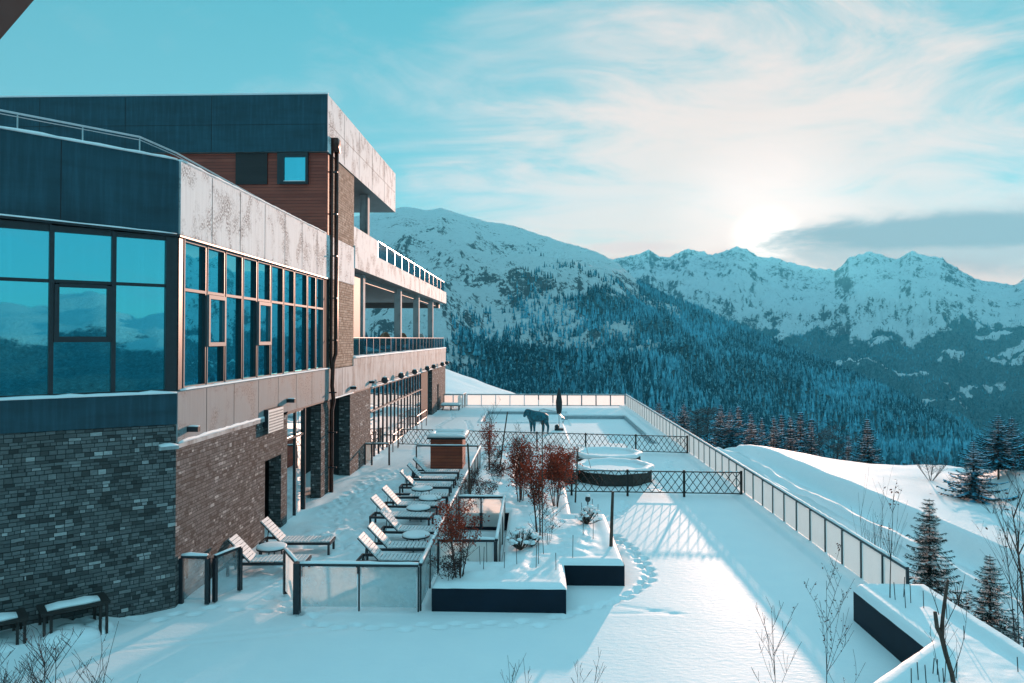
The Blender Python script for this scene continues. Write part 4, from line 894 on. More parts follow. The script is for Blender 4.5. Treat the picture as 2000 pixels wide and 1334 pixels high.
# trellis fences
def trellis(label, p, q, nb, h=0.98, dw=0.30, z0=0.16):
    r_ = root('trellis_fence', (p[0], p[1], 0), label, 'fence', 'trellis fences across the terrace')
    a = Vector(p); b_ = Vector(q); L = (b_ - a).length; d = (b_ - a) / L
    for k in range(nb + 1):
        c = a + d * (L * k / nb); MB().box(c.x - 0.04, c.x + 0.04, c.y - 0.04, c.y + 0.04, 0, h + 0.06).build('post', M['fencewood'], r_)
    for k in range(nb):
        s0 = L * k / nb + 0.04; s1 = L * (k + 1) / nb - 0.04; W = s1 - s0; n = max(3, round(W / dw)); dx = W / n; m = MB(); zb, zt_ = z0, h
        P_ = lambda s_, z_, o_=0: (a.x + d.x * s_ - d.y * o_, a.y + d.y * s_ + d.x * o_, z_)
        m.beam(P_(s0, zb), P_(s1, zb), 0.035, 0.035); m.beam(P_(s0, zt_), P_(s1, zt_), 0.035, 0.04)
        rows = 2.0
        run = dx * rows
        for j in range(-3, n + 1):
            for sgn in (1, -1):
                x0 = s0 + j * dx; x1 = x0 + run; za, zc = (zb, zt_) if sgn > 0 else (zt_, zb)
                u0 = max(0, (s0 - x0) / run); u1 = min(1, (s1 - x0) / run)
                if u1 - u0 < 0.05: continue
                m.beam(P_(x0 + run*u0, za + (zc - za)*u0, 0.010*sgn), P_(x0 + run*u1, za + (zc - za)*u1, 0.010*sgn), 0.016, 0.026)
        m.build('lattice', M['fencewood'], r_)
        sn = MB(); s_ = s0 + 0.05
        while s_ < s1 - 0.1:
            l_ = rr.uniform(0.04, 0.12); sn.cap(P_(s_, zt_ + 0.021), P_(s_ + l_, zt_ + 0.021), 0.035, 0.035, 3); s_ += l_ + rr.uniform(0.03, 0.14)
        sn.build('snow_tuft', M['snow_cap'], r_, True)
    return r_
trellis('dark diamond trellis fence in front of the hot tubs', (-0.75, 29.5), (8.02, 29.15), 4)
trellis('dark diamond trellis fence between the hot tubs and the pool', (-7.85, 42.3), (8.05, 39.5), 6, 1.0, 0.29)

# door guard rails along the glazing
def guard(label, y0, y1, z1):
    r_ = root('door_guard_rail', (Fx + 0.5, y0, 0), label, 'guard rail'); m = MB(); x = Fx + 0.55
    for z_ in (z1, z1 * 0.55): m.tube([(Fx + 0.05, y0, z_), (x, y0, z_), (x, y1, z_), (Fx + 0.05, y1, z_)], 0.022, 6)
    m.build('rail_bar', M['black'], r_)
    for y_ in (y0, (y0 + y1) / 2, y1): MB().tube([(x, y_, 0), (x, y_, z1)], 0.028, 6).build('post', M['black'], r_)
guard('black tubular guard rail by the shop glazing, nearer one', 40.2, 43.2, 0.95)
guard('black tubular guard rail by the shop glazing, farther one', 48.4, 52.6, 1.1)

# ================================================================== LOUNGERS
def make_lounger():
    r_ = root('sun_lounger', (0, 0, 0), 'x', 'sun lounger', 'slatted sun loungers'); L, W = 2.05, 0.66     # head at -x
    m = MB()
    for y_ in (-W/2 + 0.025, W/2 - 0.025): m.beam((-L/2, y_, 0.30), (L/2, y_, 0.30), 0.05, 0.07)
    for x_ in (-L/2 + 0.025, L/2 - 0.025): m.beam((x_, -W/2 + 0.05, 0.30), (x_, W/2 - 0.05, 0.30), 0.05, 0.07)
    m.build('frame', M['black'], r_)
    hx_ = -0.42
    s_ = MB(); n = 14
    for k in range(n):
        x_ = hx_ + (L/2 - 0.02 - hx_) * (k + 0.5) / n; s_.box(x_ - 0.042, x_ + 0.042, -W/2 + 0.03, W/2 - 0.03, 0.345, 0.372)
    s_.build('seat', M['slat'], r_, bevel=0.008)
    bk = MB(); ca, sa_ = math.cos(R(46)), math.sin(R(46)); LB = 0.80; n = 8
    for k in range(n):
        u0 = LB * (k + 0.06) / n; u1 = LB * (k + 0.92) / n
        def pt(u, y_, o_): return (hx_ - ca * u - sa_ * o_, y_, 0.36 + sa_ * u - ca * o_)
        i = len(bk.v); 
        for u_ in (u0, u1):
            for y_ in (-W/2 + 0.05, W/2 - 0.05):
                for o_ in (0, -0.03): bk.v.append((hx_ - ca*u_ - sa_*o_*-1, y_, 0.37 + sa_*u_ - ca*o_*-1) if o_ == 0 else (hx_ - ca*u_ - sa_*(-o_), y_, 0.37 + sa_*u_ - ca*(-o_)))
        bk.f += [(i, i+2, i+6, i+4), (i+1, i+5, i+7, i+3), (i, i+1, i+3, i+2), (i+4, i+6, i+7, i+5), (i, i+4, i+5, i+1), (i+2, i+3, i+7, i+6)]
    bo = bk.build('backrest', M['slat'], r_)
    m = MB()
    for y_ in (-W/2 + 0.09, W/2 - 0.09): m.beam((hx_ - 0.03, y_, 0.325), (hx_ - 0.03 - ca*LB, y_, 0.325 + sa_*LB), 0.035, 0.03)
    m.beam((hx_ - 0.36, -W/2 + 0.09, 0.64), (-L/2 + 0.22, -W/2 + 0.09, 0.30), 0.02, 0.02); m.beam((hx_ - 0.36, W/2 - 0.09, 0.64), (-L/2 + 0.22, W/2 - 0.09, 0.30), 0.02, 0.02)
    m.build('backrest_frame', M['black'], r_)
    for x_ in (-L/2 + 0.035, L/2 - 0.06):
        for y_ in (-W/2 + 0.03, W/2 - 0.03): MB().box(x_ - 0.03, x_ + 0.03, y_ - 0.03, y_ + 0.03, -0.02, 0.265).build('leg', M['black'], r_)
    return r_
lp0 = make_lounger()
LG = [(-7.02, 19.45, 'slatted lounger against the stone wall corner, nearest of the pair by the wall'), (-6.88, 21.35, 'slatted lounger by the stone wall, just before the dark doorway'),
      (-4.35, 32.55, 'farthest slatted lounger, right in front of the wooden cabinet'), (-4.33, 30.95, 'second slatted lounger from the wooden cabinet'),
      (-4.33, 29.35, 'third slatted lounger from the wooden cabinet, with a snowy table before it'), (-4.25, 27.55, 'flat slatted lounger between two snow covered tables'),
      (-4.36, 26.05, 'slatted lounger right behind the third round table of the row'), (-4.40, 24.45, 'slatted lounger standing farthest out from the glass railing'),
      (-3.72, 22.65, 'slatted lounger behind the red leaved shrub'), (-3.68, 20.85, 'second slatted lounger from the misted glass screen'), (-3.68, 19.70, 'slatted lounger right behind the misted glass screen')]
for k, (x_, y_, lab) in enumerate(LG):
    o = lp0 if k == 0 else copy_tree(lp0); o.location = (x_, y_, 0.03); o.rotation_euler.z = R([3, 2, 1, -1, 0, 2, -3, -4, -2, 1, -1][k]); o['label'] = lab
    if k == 5:
        for ch in o.children:
            if ch.name.startswith('backrest'): ch.rotation_euler = (0, R(-43), 0); ch.location = (-0.37, 0, 0.39) if False else (-0.385, 0, -0.17 + 0.0)
def make_table():
    r_ = root('side_table', (0, 0, 0), 'x', 'table', 'round snow covered side tables')
    MB().disc((0, 0), 0.41, 0.36, 0.40, 28).build('tabletop', M['black'], r_)
    m = MB(); i = 0; n = 28; rings = [(0.405, 0.401), (0.41, 0.43), (0.37, 0.452), (0.2, 0.462), (0.01, 0.464)]
    for r0, z_ in rings:
        for k in range(n): m.v.append((r0 * math.cos(2*math.pi*k/n), r0 * math.sin(2*math.pi*k/n), z_))
    for a in range(4):
        for k in range(n): m.f.append((a*n+k, a*n+(k+1) % n, (a+1)*n+(k+1) % n, (a+1)*n+k))
    m.f.append(tuple(4*n + k for k in range(n))); m.build('snow_cap', M['snow_cap'], r_, True)
    for k in range(4):
        t_ = k * math.pi/2 + 0.6; MB().tube([(0.26*math.cos(t_), 0.26*math.sin(t_), 0.36), (0.30*math.cos(t_), 0.30*math.sin(t_), -0.02)], 0.02, 6).build('leg', M['black'], r_)
    return r_
tb0 = make_table()
for k, (x_, y_, lab) in enumerate([(-7.3, 20.38, 'round snow covered table between the two loungers by the stone wall'), (-4.35, 28.45, 'round snow covered table farthest from the photographer'),
        (-3.80, 26.78, 'round snow covered table beside the flat lounger'), (-3.98, 25.22, 'third round snowy table counted from the wooden cabinet'), (-3.5, 21.75, 'round snow covered table partly behind the red leaved shrub')]):
    o = tb0 if k == 0 else copy_tree(tb0); o.location = (x_, y_, 0.02); o.rotation_euler.z = k; o['label'] = lab

# ================================================================== CABINET, TUBS
cb_ = root('storage_cabinet', (-4.2, 35.0, 0), 'red brown wooden cabinet with a snow covered roof behind the loungers', 'cabinet')
MB().box(-4.98, -3.45, 35.15, 36.7, 0, 1.42).build('body', M['wood_cab'], cb_)
for a_, c_ in ((-4.95, -4.225), (-4.205, -3.48)): MB().box(a_, c_, 35.12, 35.148, 0.08, 1.38).build('door', M['wood_cab'], cb_)
MB().box(-5.14, -3.30, 34.98, 37.2, 1.42, 1.50).build('roof', M['black'], cb_)
m = MB(); m.box(-5.12, -3.32, 35.0, 37.18, 1.501, 1.53); ob = m.build('snow_cap', M['snow_cap'], cb_)
m = MB(); m.cap((-5.1, 35.1, 1.53), (-3.34, 35.1, 1.53), 0.26, 0.13); m.cap((-5.1, 37.05, 1.53), (-3.34, 37.05, 1.53), 0.26, 0.13); m.cap((-5.0, 35.2, 1.53), (-5.0, 37, 1.53), 0.26, 0.12); m.cap((-3.44, 35.2, 1.53), (-3.44, 37, 1.53), 0.26, 0.12); m.build('snow_rim', M['snow_cap'], cb_, True)

def tub(cx, cy, label, Rr=1.78, h=0.6):
    r_ = root('hot_tub', (cx, cy, 0), label, 'hot tub', 'octagonal hot tubs')
    def octo(r0): return [(cx + r0 * math.cos(math.pi/8 + k*math.pi/4), cy + r0 * math.sin(math.pi/8 + k*math.pi/4)) for k in range(8)]
    MB().prism(octo(Rr - 0.08), -0.3, h - 0.08).build('tub_wall', M['wood_dark'], r_)
    m = MB(); prof = [(Rr, h - 0.08), (Rr + 0.01, h + 0.02), (Rr - 0.06, h + 0.08), (Rr - 0.26, h + 0.09), (Rr - 0.33, h + 0.03), (Rr - 0.36, h - 0.12)]
    n = 40
    for r0, z_ in prof:
        for k in range(n):
            t_ = 2*math.pi*k/n; oc = r0 * math.cos(math.pi/8) / math.cos(((t_ - math.pi/8 + math.pi/8) % (math.pi/4)) - math.pi/8) 
            wv = 0.012 * math.sin(k * 2.3 + cx); m.v.append((cx + oc*math.cos(t_), cy + oc*math.sin(t_), z_ + (wv if z_ > h else 0)))
    for a in range(len(prof) - 1):
        for k in range(n): m.f.append((a*n+k, a*n+(k+1) % n, (a+1)*n+(k+1) % n, (a+1)*n+k))
    m.build('snow_rim', M['snow_cap'], r_, True)
    MB().disc((cx, cy), Rr - 0.36, h - 0.2, h - 0.045, 32).build('snow_filling', M['snow_cap'], r_)
    m = MB(); m.tube([(cx - Rr + 0.1, cy - 0.5, 0.3), (cx - Rr + 0.05, cy - 0.5, h + 0.32), (cx - Rr + 0.3, cy - 0.5, h + 0.42), (cx - Rr + 0.65, cy - 0.45, h + 0.36), (cx - Rr + 0.75, cy - 0.4, h - 0.05)], 0.02, 6)
    m.build('grab_rail', M['steel'], r_, True)
    return r_
tub(3.45, 32.75, 'octagonal wooden hot tub filled with snow, the nearer of two')
tub(3.55, 36.45, 'octagonal hot tub filled with snow, the one nearer the pool', 1.72)
bx = root('tub_step', (1.0, 32.4, 0), 'low snow covered wooden platform left of the nearer hot tub', 'platform')
MB().box(0.15, 1.72, 31.6, 33.4, 0, 0.52).build('platform_body', M['wood_dark'], bx)
MB().box(0.10, 1.77, 31.55, 33.45, 0.521, 0.68).build('snow_cap', M['snow_cap'], bx, bevel=0.05)
bx = root('snow_covered_bench', (-7.6, 64.3, 0), 'low bench under thick snow by the far corner of the hotel', 'bench')
MB().box(-8.1, -6.5, 63.6, 64.6, 0.35, 0.42).build('bench_top', M['planter'], bx); MB().box(-8.12, -6.48, 63.58, 64.62, 0.421, 0.60).build('snow_cap', M['snow_cap'], bx, bevel=0.06)
for x_ in (-8.0, -7.3, -6.6):
    for y_ in (63.7, 64.5): MB().box(x_ - 0.03, x_ + 0.03, y_ - 0.03, y_ + 0.03, 0, 0.35).build('leg', M['black'], bx)

# ================================================================== PLANTERS
def inside(poly, x, y):
    c = np.zeros_like(x, dtype=bool); n = len(poly)
    for i in range(n):
        x1, y1 = poly[i]; x2, y2 = poly[(i + 1) % n]
        if y1 == y2: continue
        k = ((y1 > y) != (y2 > y)) & (x < (x2 - x1) * (y - y1) / (y2 - y1) + x1); c ^= k
    return c
def edge_dist(poly, x, y):
    d = np.full_like(x, 1e9); n = len(poly)
    for i in range(n):
        a = np.array(poly[i]); b_ = np.array(poly[(i + 1) % n]); ab = b_ - a
        t = np.clip(((x - a[0]) * ab[0] + (y - a[1]) * ab[1]) / (ab @ ab), 0, 1); d = np.minimum(d, np.hypot(x - a[0] - t*ab[0], y - a[1] - t*ab[1]))
    return d
def planter(name, label, poly, h, res, amp, rim=0.12, bed=-0.03):
    r_ = root(name, (poly[0][0], poly[0][1], 0), label, 'planter')
    MB().prism(poly, -0.4, h).build('planter_wall', M['planter'], r_)
    xs = np.arange(min(p[0] for p in poly) - 0.06, max(p[0] for p in poly) + 0.12, res); ysn = np.arange(min(p[1] for p in poly) - 0.06, max(p[1] for p in poly) + 0.12, res)
    X, Y = np.meshgrid(xs, ysn); ins = inside(poly, X, Y); ed = edge_dist(poly, X, Y); sd = np.where(ins, ed, -ed)
    top = h + rim * sstep(-0.02, 0.10, sd) + (bed - 0.0) * sstep(0.25, 0.45, sd) + amp * sstep(0.3, 0.8, sd) * (fbm(X / 0.55, Y / 0.8, 4) - 0.4) + 0.012 * (fbm(X / 0.3, Y / 0.3, 2) - .5)
    keep = sd > -0.035
    Z = np.where(sd > -0.012, top, h - 0.01)
    ob = grid_mesh('snow_bed', X, Y, Z, M['snow_cap'])
    import bmesh
    bm = bmesh.new(); bm.from_mesh(ob.data); bm.verts.ensure_lookup_table(); kf = keep.ravel()
    bmesh.ops.delete(bm, geom=[v for v in bm.verts if not kf[v.index]], context='VERTS'); bm.to_mesh(ob.data); bm.free()
    ob.data.transform(Matrix.Translation(-Vector((poly[0][0], poly[0][1], 0)))); ob.parent = r_
    return r_
PL1 = [(-2.35, 16.82), (0.70, 16.82), (0.70, 18.7), (2.24, 18.7), (2.24, 23.7), (1.15, 23.7), (1.15, 29.3), (-0.8, 29.6), (-0.8, 36.2), (-2.4, 36.2), (-2.4, 24.0), (-0.85, 24.0), (-0.85, 18.6), (-2.35, 18.6)]
planter('planter', 'large navy planting bed in the middle of the terrace, filled with snow and saplings', PL1, 0.52, 0.06, 0.26)
PL2 = [(7.0, 16.6), (7.0, 13.55), (5.2, 11.9), (3.2, 10.1), (3.2, 8.6), (8.65, 8.6), (8.65, 16.75), (7.3, 16.75)]
planter('planter', 'navy planting bed in the lower right corner of the terrace', PL2, 0.64, 0.055, 0.08, 0.16, -0.13)

def stake(x, y, h, lab, tilt=0.0):
    o = MB().tube([(0, 0, -0.1), (tilt, 0, h)], 0.0085, 5).build('plant_stake', M['black'], origin=(0, 0, 0)); o.location = (x, y, 0.62); return tag(o, lab, 'stake', 'thin dark plant stakes in the snow')
SG1 = 'thin dark plant stake standing in the snow of the middle planting bed'; SG2 = 'thin dark plant stake standing in the snow of the lower right planting bed'
for (x, y) in [(-1.68, 17.5), (-1.25, 17.9), (-1.35, 18.3), (-0.75, 18.0), (-1.2, 18.45), (-0.45, 18.35), (0.02, 18.2), (0.08, 18.5), (0.22, 19.2), (0.5, 17.9), (0.35, 19.9), (0.95, 18.9), (1.35, 21.0), (1.6, 20.6), (1.45, 23.2), (1.75, 23.1), (1.95, 23.3), (-0.4, 19.5), (0.9, 26.4), (0.6, 27.7)]: stake(x, y, rr.uniform(.36, .6), SG1, rr.uniform(-.03, .03))
for (x, y) in [(7.63, 16.0), (7.86, 16.15), (7.85, 15.8), (7.6, 15.5), (7.96, 15.5), (8.1, 14.9), (7.86, 13.9), (6.2, 12.25), (6.25, 12.1), (6.54, 12.5), (6.84, 12.36), (6.45, 11.95), (5.92, 11.93), (6.6, 12.45), (8.0, 12.6)]: stake(x, y, rr.uniform(.3, .5), SG2, rr.uniform(-.04, .04))

# ================================================================== VEGETATION
def branchy(rnd, base, h, r0, spread, levels=3, n_side=7, leaf=None, up=0.75, crook=0.08):
    """bare stem with side branches; returns tubes + branch tips"""
    m = MB(); tips = []
    def grow(p, d, L, r, lev):
        n = 4 if lev else 7; pts = [p]; q = Vector(p); dd = Vector(d)
        for k in range(n):
            dd = (dd + Vector((rnd.uniform(-1, 1), rnd.uniform(-1, 1), rnd.uniform(-.3, .6))) * crook * (1 + lev * 0.6)).normalized(); q = q + dd * L / n; pts.append(q.copy())
        rad = [max(0.0025, r * (1 - 0.8 * k / n)) for k in range(n + 1)]; m.tube(pts, rad, 5 if lev == 0 else 3, False); tips.append((pts, lev))
        if lev < levels:
            cnt = n_side if lev == 0 else max(2, n_side // 2)
            for j in range(cnt):
                t_ = rnd.uniform(0.25 if lev == 0 else 0.15, 0.97); i = min(int(t_ * n), n - 1); s_ = pts[i].lerp(pts[i+1], t_*n - i)
                az_ = rnd.uniform(0, 2*math.pi); dirv = Vector((math.cos(az_) * spread, math.sin(az_) * spread, up)).normalized()
                grow(s_, dirv, L * rnd.uniform(0.28, 0.5) * (1.15 - 0.6 * t_), r * 0.42, lev + 1)
    for b0 in base: grow(Vector(b0[0]), Vector(b0[1]).normalized(), h * b0[2], r0, 0)
    return m, tips
def leaves(rnd, tips, n, size, zlo, zhi, minlev=1, spread=0.05):
    m = MB(); cand = [t for t in tips if t[1] >= minlev] or tips
    for k in range(n):
        pts, lev = cand[rnd.randrange(len(cand))]; i = rnd.randrange(len(pts) - 1); p = pts[i].lerp(pts[i+1], rnd.random())
        if not (zlo <= p.z <= zhi): continue
        p = p + Vector((rnd.gauss(0, spread), rnd.gauss(0, spread), rnd.gauss(0, spread)))
        a = Vector((rnd.uniform(-1, 1), rnd.uniform(-1, 1), rnd.uniform(-1, 1))).normalized(); b_ = a.cross(Vector((rnd.uniform(-1, 1), rnd.uniform(-1, 1), rnd.uniform(-1, 1)))).normalized(); s_ = size * rnd.uniform(.6, 1.3)
        m.poly([p - a*s_, p + b_*s_*0.55, p + a*s_, p - b_*s_*0.55])
    return m
def sapling(loc, h, label, seed, stems=1, leafmat=None, nleaf=0, lsize=0.03, zlo=0, zhi=99, spread=0.55, r0=0.016, nside=8, lev=2, splay=0.12, name='bare_sapling', cat='sapling', group=None, bark='twig', up=0.8, crook=0.07, lsp=0.05):
    rnd = random.Random(seed); bs = []
    for k in range(stems): a = rnd.uniform(0, 6.28); bs.append(((0.03*math.cos(a)*stems**.5, 0.03*math.sin(a)*stems**.5, -0.05), (splay*math.cos(a), splay*math.sin(a), 1), rnd.uniform(.7, 1.0) if k else 1.0))
    m, tips = branchy(rnd, bs, h, r0, spread, lev, nside, up=up, crook=crook); r_ = root(name, loc, label, cat, group)
    m.build('branches', M[bark], r_, origin=(0, 0, 0))
    if nleaf: leaves(rnd, tips, nleaf, lsize, zlo, zhi, 1 if lev else 0, lsp).build('leaves', M[leafmat], r_, origin=(0, 0, 0))
    return r_
# copper-leaved shrubs in the middle bed
sapling((-1.78, 17.35, 0.6), 1.95, 'red leaved shrub in front of the sunken stairwell', 3, 5, 'redleaf', 2600, 0.030, 0.85, 1.75, 0.9, 0.02, 12, 2, 0.16, 'copper_shrub', 'shrub', 'red leaved shrubs', 'redbark', 0.8, 0.06, 0.07)
sapling((-2.05, 17.15, 0.6), 0.75, 'low twiggy shrub with small dark leaves at the left end of the planting bed', 4, 9, 'darkleaf', 1000, 0.022, 0, 2, 1.0, 0.008, 9, 2, 0.7, 'dark_shrub', 'shrub', None, 'twig', 0.5, 0.1, 0.05)
sapling((-1.95, 31.5, 0.6), 2.6, 'slim red leaved shrub by the trellis, left of the others', 6, 3, 'redleaf', 1300, 0.036, 0.7, 2.1, 0.6, 0.018, 12, 2, 0.06, 'copper_shrub', 'shrub', 'red leaved shrubs', 'redbark', 1.0, 0.05, 0.08)
sapling((-0.50, 25.2, 0.6), 2.3, 'dense red leaved shrub in the middle of the planting bed', 8, 6, 'redleaf', 3300, 0.036, 0.35, 2.0, 0.7, 0.02, 14, 2, 0.14, 'copper_shrub', 'shrub', 'red leaved shrubs', 'redbark', 0.9, 0.06, 0.13)
sapling((0.10, 21.0, 0.6), 2.6, 'tall red leaved shrub on a dark trunk beside the snowy dwarf pine', 9, 3, 'redleaf', 2300, 0.030, 0.9, 2.2, 0.6, 0.026, 12, 2, 0.07, 'copper_shrub', 'shrub', 'red leaved shrubs', 'redbark', 1.0, 0.05, 0.08)
sapling((0.70, 24.6, 0.6), 2.2, 'red leaved shrub in front of the trellis and hot tub', 10, 6, 'redleaf', 3000, 0.036, 0.5, 1.9, 0.8, 0.018, 13, 2, 0.2, 'copper_shrub', 'shrub', 'red leaved shrubs', 'redbark', 0.8, 0.07, 0.13)
sapling((1.0, 27.6, 0.6), 1.7, 'rightmost red leaved shrub, against the end of the trellis', 12, 5, 'redleaf', 2400, 0.036, 0.3, 1.6, 0.9, 0.014, 12, 2, 0.22, 'copper_shrub', 'shrub', 'red leaved shrubs', 'redbark', 0.8, 0.06, 0.08)
for k, (x, y, n) in enumerate([(-1.9, 26.2, 5), (-1.5, 28.6, 5), (-1.9, 33.6, 6), (-1.3, 30.2, 5), (-1.95, 24.9, 5), (-0.3, 27.8, 6)]):
    sapling((x, y, 0.6), rr.uniform(.7, 1.15), ['twiggy dry shrub beside the railing, first beyond the stairwell', 'twiggy dry shrub in the planting bed level with the third lounger', 'twiggy dry shrub at the far end of the planting bed', 'twiggy dry shrub behind the slim red leaved shrub', 'twiggy dry shrub just past the stairwell rail', 'twiggy dry shrub by the left end of the near trellis'][k],
            40 + k, n, 'darkleaf', 950, 0.026, 0, 3, 1.0, 0.007, 9, 2, 0.7, 'dry_shrub', 'shrub', 'dry shrubs in the planting bed', 'twig', 0.6, 0.1, 0.05)
sapling((0.35, 20.1, 0.6), 1.3, 'sparse bare shrub right of the dark trunk', 21, 4, 'darkleaf', 120, 0.022, 0, 3, 1.0, 0.006, 8, 2, 0.5, 'dry_shrub', 'shrub', None, 'twig')
def pole(x, y, z, h, r, tilt, lab):
    o = MB().tube([(0, 0, -0.2), (tilt * 0.5, 0, h * .5), (tilt, 0.02, h)], [r, r * 0.9, r * 0.75], 7).build('support_pole', M['bark'], origin=(0, 0, 0)); o.location = (x, y, z); return tag(o, lab, 'pole')
pole(2.02, 19.95, 0.6, 1.5, 0.05, 0.06, 'thick dark support pole at the right edge of the planting bed')
pole(-2.12, 24.6, 0.6, 2.1, 0.04, -0.12, 'dark leaning support pole beside the snow topped railing')
pole(0.20, 20.7, 0.6, 3.3, 0.017, 0.0, 'tall slim support pole rising through the red leaved shrub')
pole(-1.55, 32.2, 0.6, 2.4, 0.035, 0.35, 'leaning support pole by the slim red leaved shrub')
pole(1.42, 26.3, 0.6, 1.75, 0.03, 0.1, 'support pole near the right end of the planting bed trellis')

def dwarf_pine(loc, rad, label, seed):
    rnd = random.Random(seed); r_ = root('dwarf_pine', loc, label, 'dwarf pine', 'snow laden dwarf pines'); m = MB(); sn = MB(); st_ = MB()
    for k in range(26):
        az_ = rnd.uniform(0, 6.28); e = rnd.uniform(0.15, 1.35); d = Vector((math.cos(az_)*math.cos(e), math.sin(az_)*math.cos(e), math.sin(e))); L = rad * rnd.uniform(.65, 1.1)
        p0 = Vector((0, 0, 0.02)); p1 = d * L; p1.z = p1.z * 1.15 + 0.08; st_.tube([p0, p0.lerp(p1, .5) - Vector((0, 0, .03)), p1], [0.014, 0.01, 0.006], 4, False)
        for j in range(46):
            t_ = rnd.uniform(.45, 1.05); c = p0.lerp(p1, t_); dd = (d + Vector((rnd.gauss(0, .6), rnd.gauss(0, .6), rnd.gauss(0.2, .5)))).normalized(); b_ = dd.cross(Vector((rnd.random(), rnd.random(), rnd.random()))).normalized()
            l_ = rnd.uniform(.05, .10); m.poly([c - b_*0.006, c + b_*0.006, c + dd*l_])
        if rnd.random() < 0.85: sn.ball(p1 * 0.94 + Vector((0, 0, 0.035)), rnd.uniform(.05, .085), 8, (1.2, 1.2, 0.6))
    st_.build('branches', M['bark'], r_, origin=(0, 0, 0)); m.build('needles', M['needle'], r_, origin=(0, 0, 0)); sn.build('snow_clumps', M['snow_cap'], r_, True, origin=(0, 0, 0))
dwarf_pine((-0.38, 19.55, 0.62), 0.42, 'snow laden dwarf pine beside the stairwell, the larger one', 5)
dwarf_pine((-0.05, 19.9, 0.62), 0.30, 'small snow laden dwarf pine at the foot of the tall red shrub', 6)
dwarf_pine((1.55, 22.3, 0.62), 0.42, 'snow laden dwarf pine in the right arm of the planting bed', 8)
MBs = MB(); MBs.tube([(0, 0, 0), (0, 0, .62)], 0.02, 6); o = MBs.build('garden_lamp', M['black'], origin=(0, 0, 0)); o.location = (1.62, 22.9, .6); tag(o, 'small garden lamp with a snow cap behind the dwarf pine', 'garden lamp')
MB().ball((0, 0, .66), 0.085, 10, (1, 1, 1.2)).build('lamp_head', M['canvas'], o, True, origin=(0, 0, 0)); MB().ball((0, 0, .76), 0.07, 10, (1, 1, .7)).build('snow_cap', M['snow_cap'], o, True, origin=(0, 0, 0))

def conifer(name, loc, h, wr, label, seed, frost=0.3, dens=1.0, group=None, bare=0.08, tuft=1.0, cat='spruce', snowm='frost', ragged=0.0):
    rnd = random.Random(seed); r_ = root(name, loc, label, cat, group)
    MB().tube([(0, 0, -0.6), (0, 0, h * .5), (0.01, 0, h)], [0.022*h*.5 + .03, 0.012*h*.5 + .015, 0.006], 6, False).build('trunk', M['bark'], r_, origin=(0, 0, 0))
    m = MB(); sn = MB(); nw = int((9 + h * 2.2) * dens)
    for k in range(nw):
        t_ = bare + (1 - bare) * (k + rnd.random() * .5) / nw; z = h * t_; Lr = wr * (1 - t_) ** 0.85 * rnd.uniform(.8, 1.12) + 0.03 * h * (1 - t_) + 0.015*h; nb_ = rnd.randint(6, 9)
        for j in range(nb_):
            az_ = 2*math.pi*(j + rnd.random()*.7)/nb_; L = Lr * rnd.uniform(.6 - ragged, 1.12 + ragged * .5); dr = Vector((math.cos(az_), math.sin(az_), 0)); droop = rnd.uniform(.12, .38) * (1 - t_*.8); ns = max(4, int(7 * dens))
            pts = [Vector((0, 0, z)) + dr * (L*q/ns) + Vector((0, 0, -droop*L*(q/ns)**1.1 + 0.22*L*(q/ns)**3)) for q in range(ns + 1)]
            sd = Vector((-dr.y, dr.x, 0))
            for q in range(ns):
                a, b_ = pts[q], pts[q+1]; wd = (0.16*L + 0.02*h) * (1 - 0.65*q/ns) * tuft
                for s_ in (-1, 1):
                    for w_ in range(2):
                        c = a.lerp(b_, rnd.random()); e = c + (sd*s_*rnd.uniform(.6, 1.1) + dr*rnd.uniform(.2, .9) + Vector((0, 0, rnd.uniform(-.55, .12)))) * wd; pw = (b_ - a) * 0.32; m.poly([c - pw, c + pw, e])
                    for _f in range(int(frost) + (rnd.random() < frost % 1)):
                        c = a.lerp(b_, rnd.random()) + Vector((0, 0, 0.012*h*.3 + .01)); e = c + (sd*s_*rnd.uniform(.3, .7) + dr*.5) * wd; sn.poly([c - (b_ - a)*.4, c + (b_ - a)*.4, e])
    if snowm == 'snow_cap':
        for k in range(int(34 * h)):
            t_ = rnd.uniform(.08, .96); az_ = rnd.uniform(0, 6.28); q = rnd.uniform(.25, .9) * wr * (1 - t_) ** .85; sn.ball((q*math.cos(az_), q*math.sin(az_), h*t_ - .2*q + .03), rnd.uniform(.03, .075) * (1.2 - .6*t_), 6, (1.5, 1.5, .5))
    m.build('foliage', M['needle'], r_, origin=(0, 0, 0))
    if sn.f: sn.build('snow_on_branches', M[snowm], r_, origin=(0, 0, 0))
    return r_
def pz(px, py, Yd):     # world point seen at a photo pixel, at distance Yd along the terrace axis
    u_ = (px - 1000) / F; X = (u_ * math.cos(YAW) - math.sin(YAW)); Yc = (u_ * math.sin(YAW) + math.cos(YAW)); t = Yd / Yc
    return X * t, Yd, CAMZ + (661 - py) / F * t
def tree_at(px, top, Yd, wr_px, label, seed, **kw):
    x, y, zt_ = pz(px, top, Yd); zb = float(hill(x, y)) - 0.1; return conifer(kw.pop('name', 'spruce_tree'), (x, y, zb), zt_ - zb, wr_px * y / F, label, seed, **kw)
tree_at(1811, 972, 26, 84, 'dark spruce just behind the near end of the glass railing', 11, frost=0.5, dens=2.1, tuft=1.25, snowm='snow_cap', ragged=.3)
tree_at(1928, 1080, 25, 80, 'smaller spruce right of the railing end, below the piste', 12, frost=0.5, dens=2.0, tuft=1.25, snowm='snow_cap', ragged=.3)
tree_at(1886, 1150, 24, 40, 'low spruce between the two foreground spruces', 13, frost=0.5, dens=1.5, tuft=1.1, snowm='snow_cap', ragged=.25)
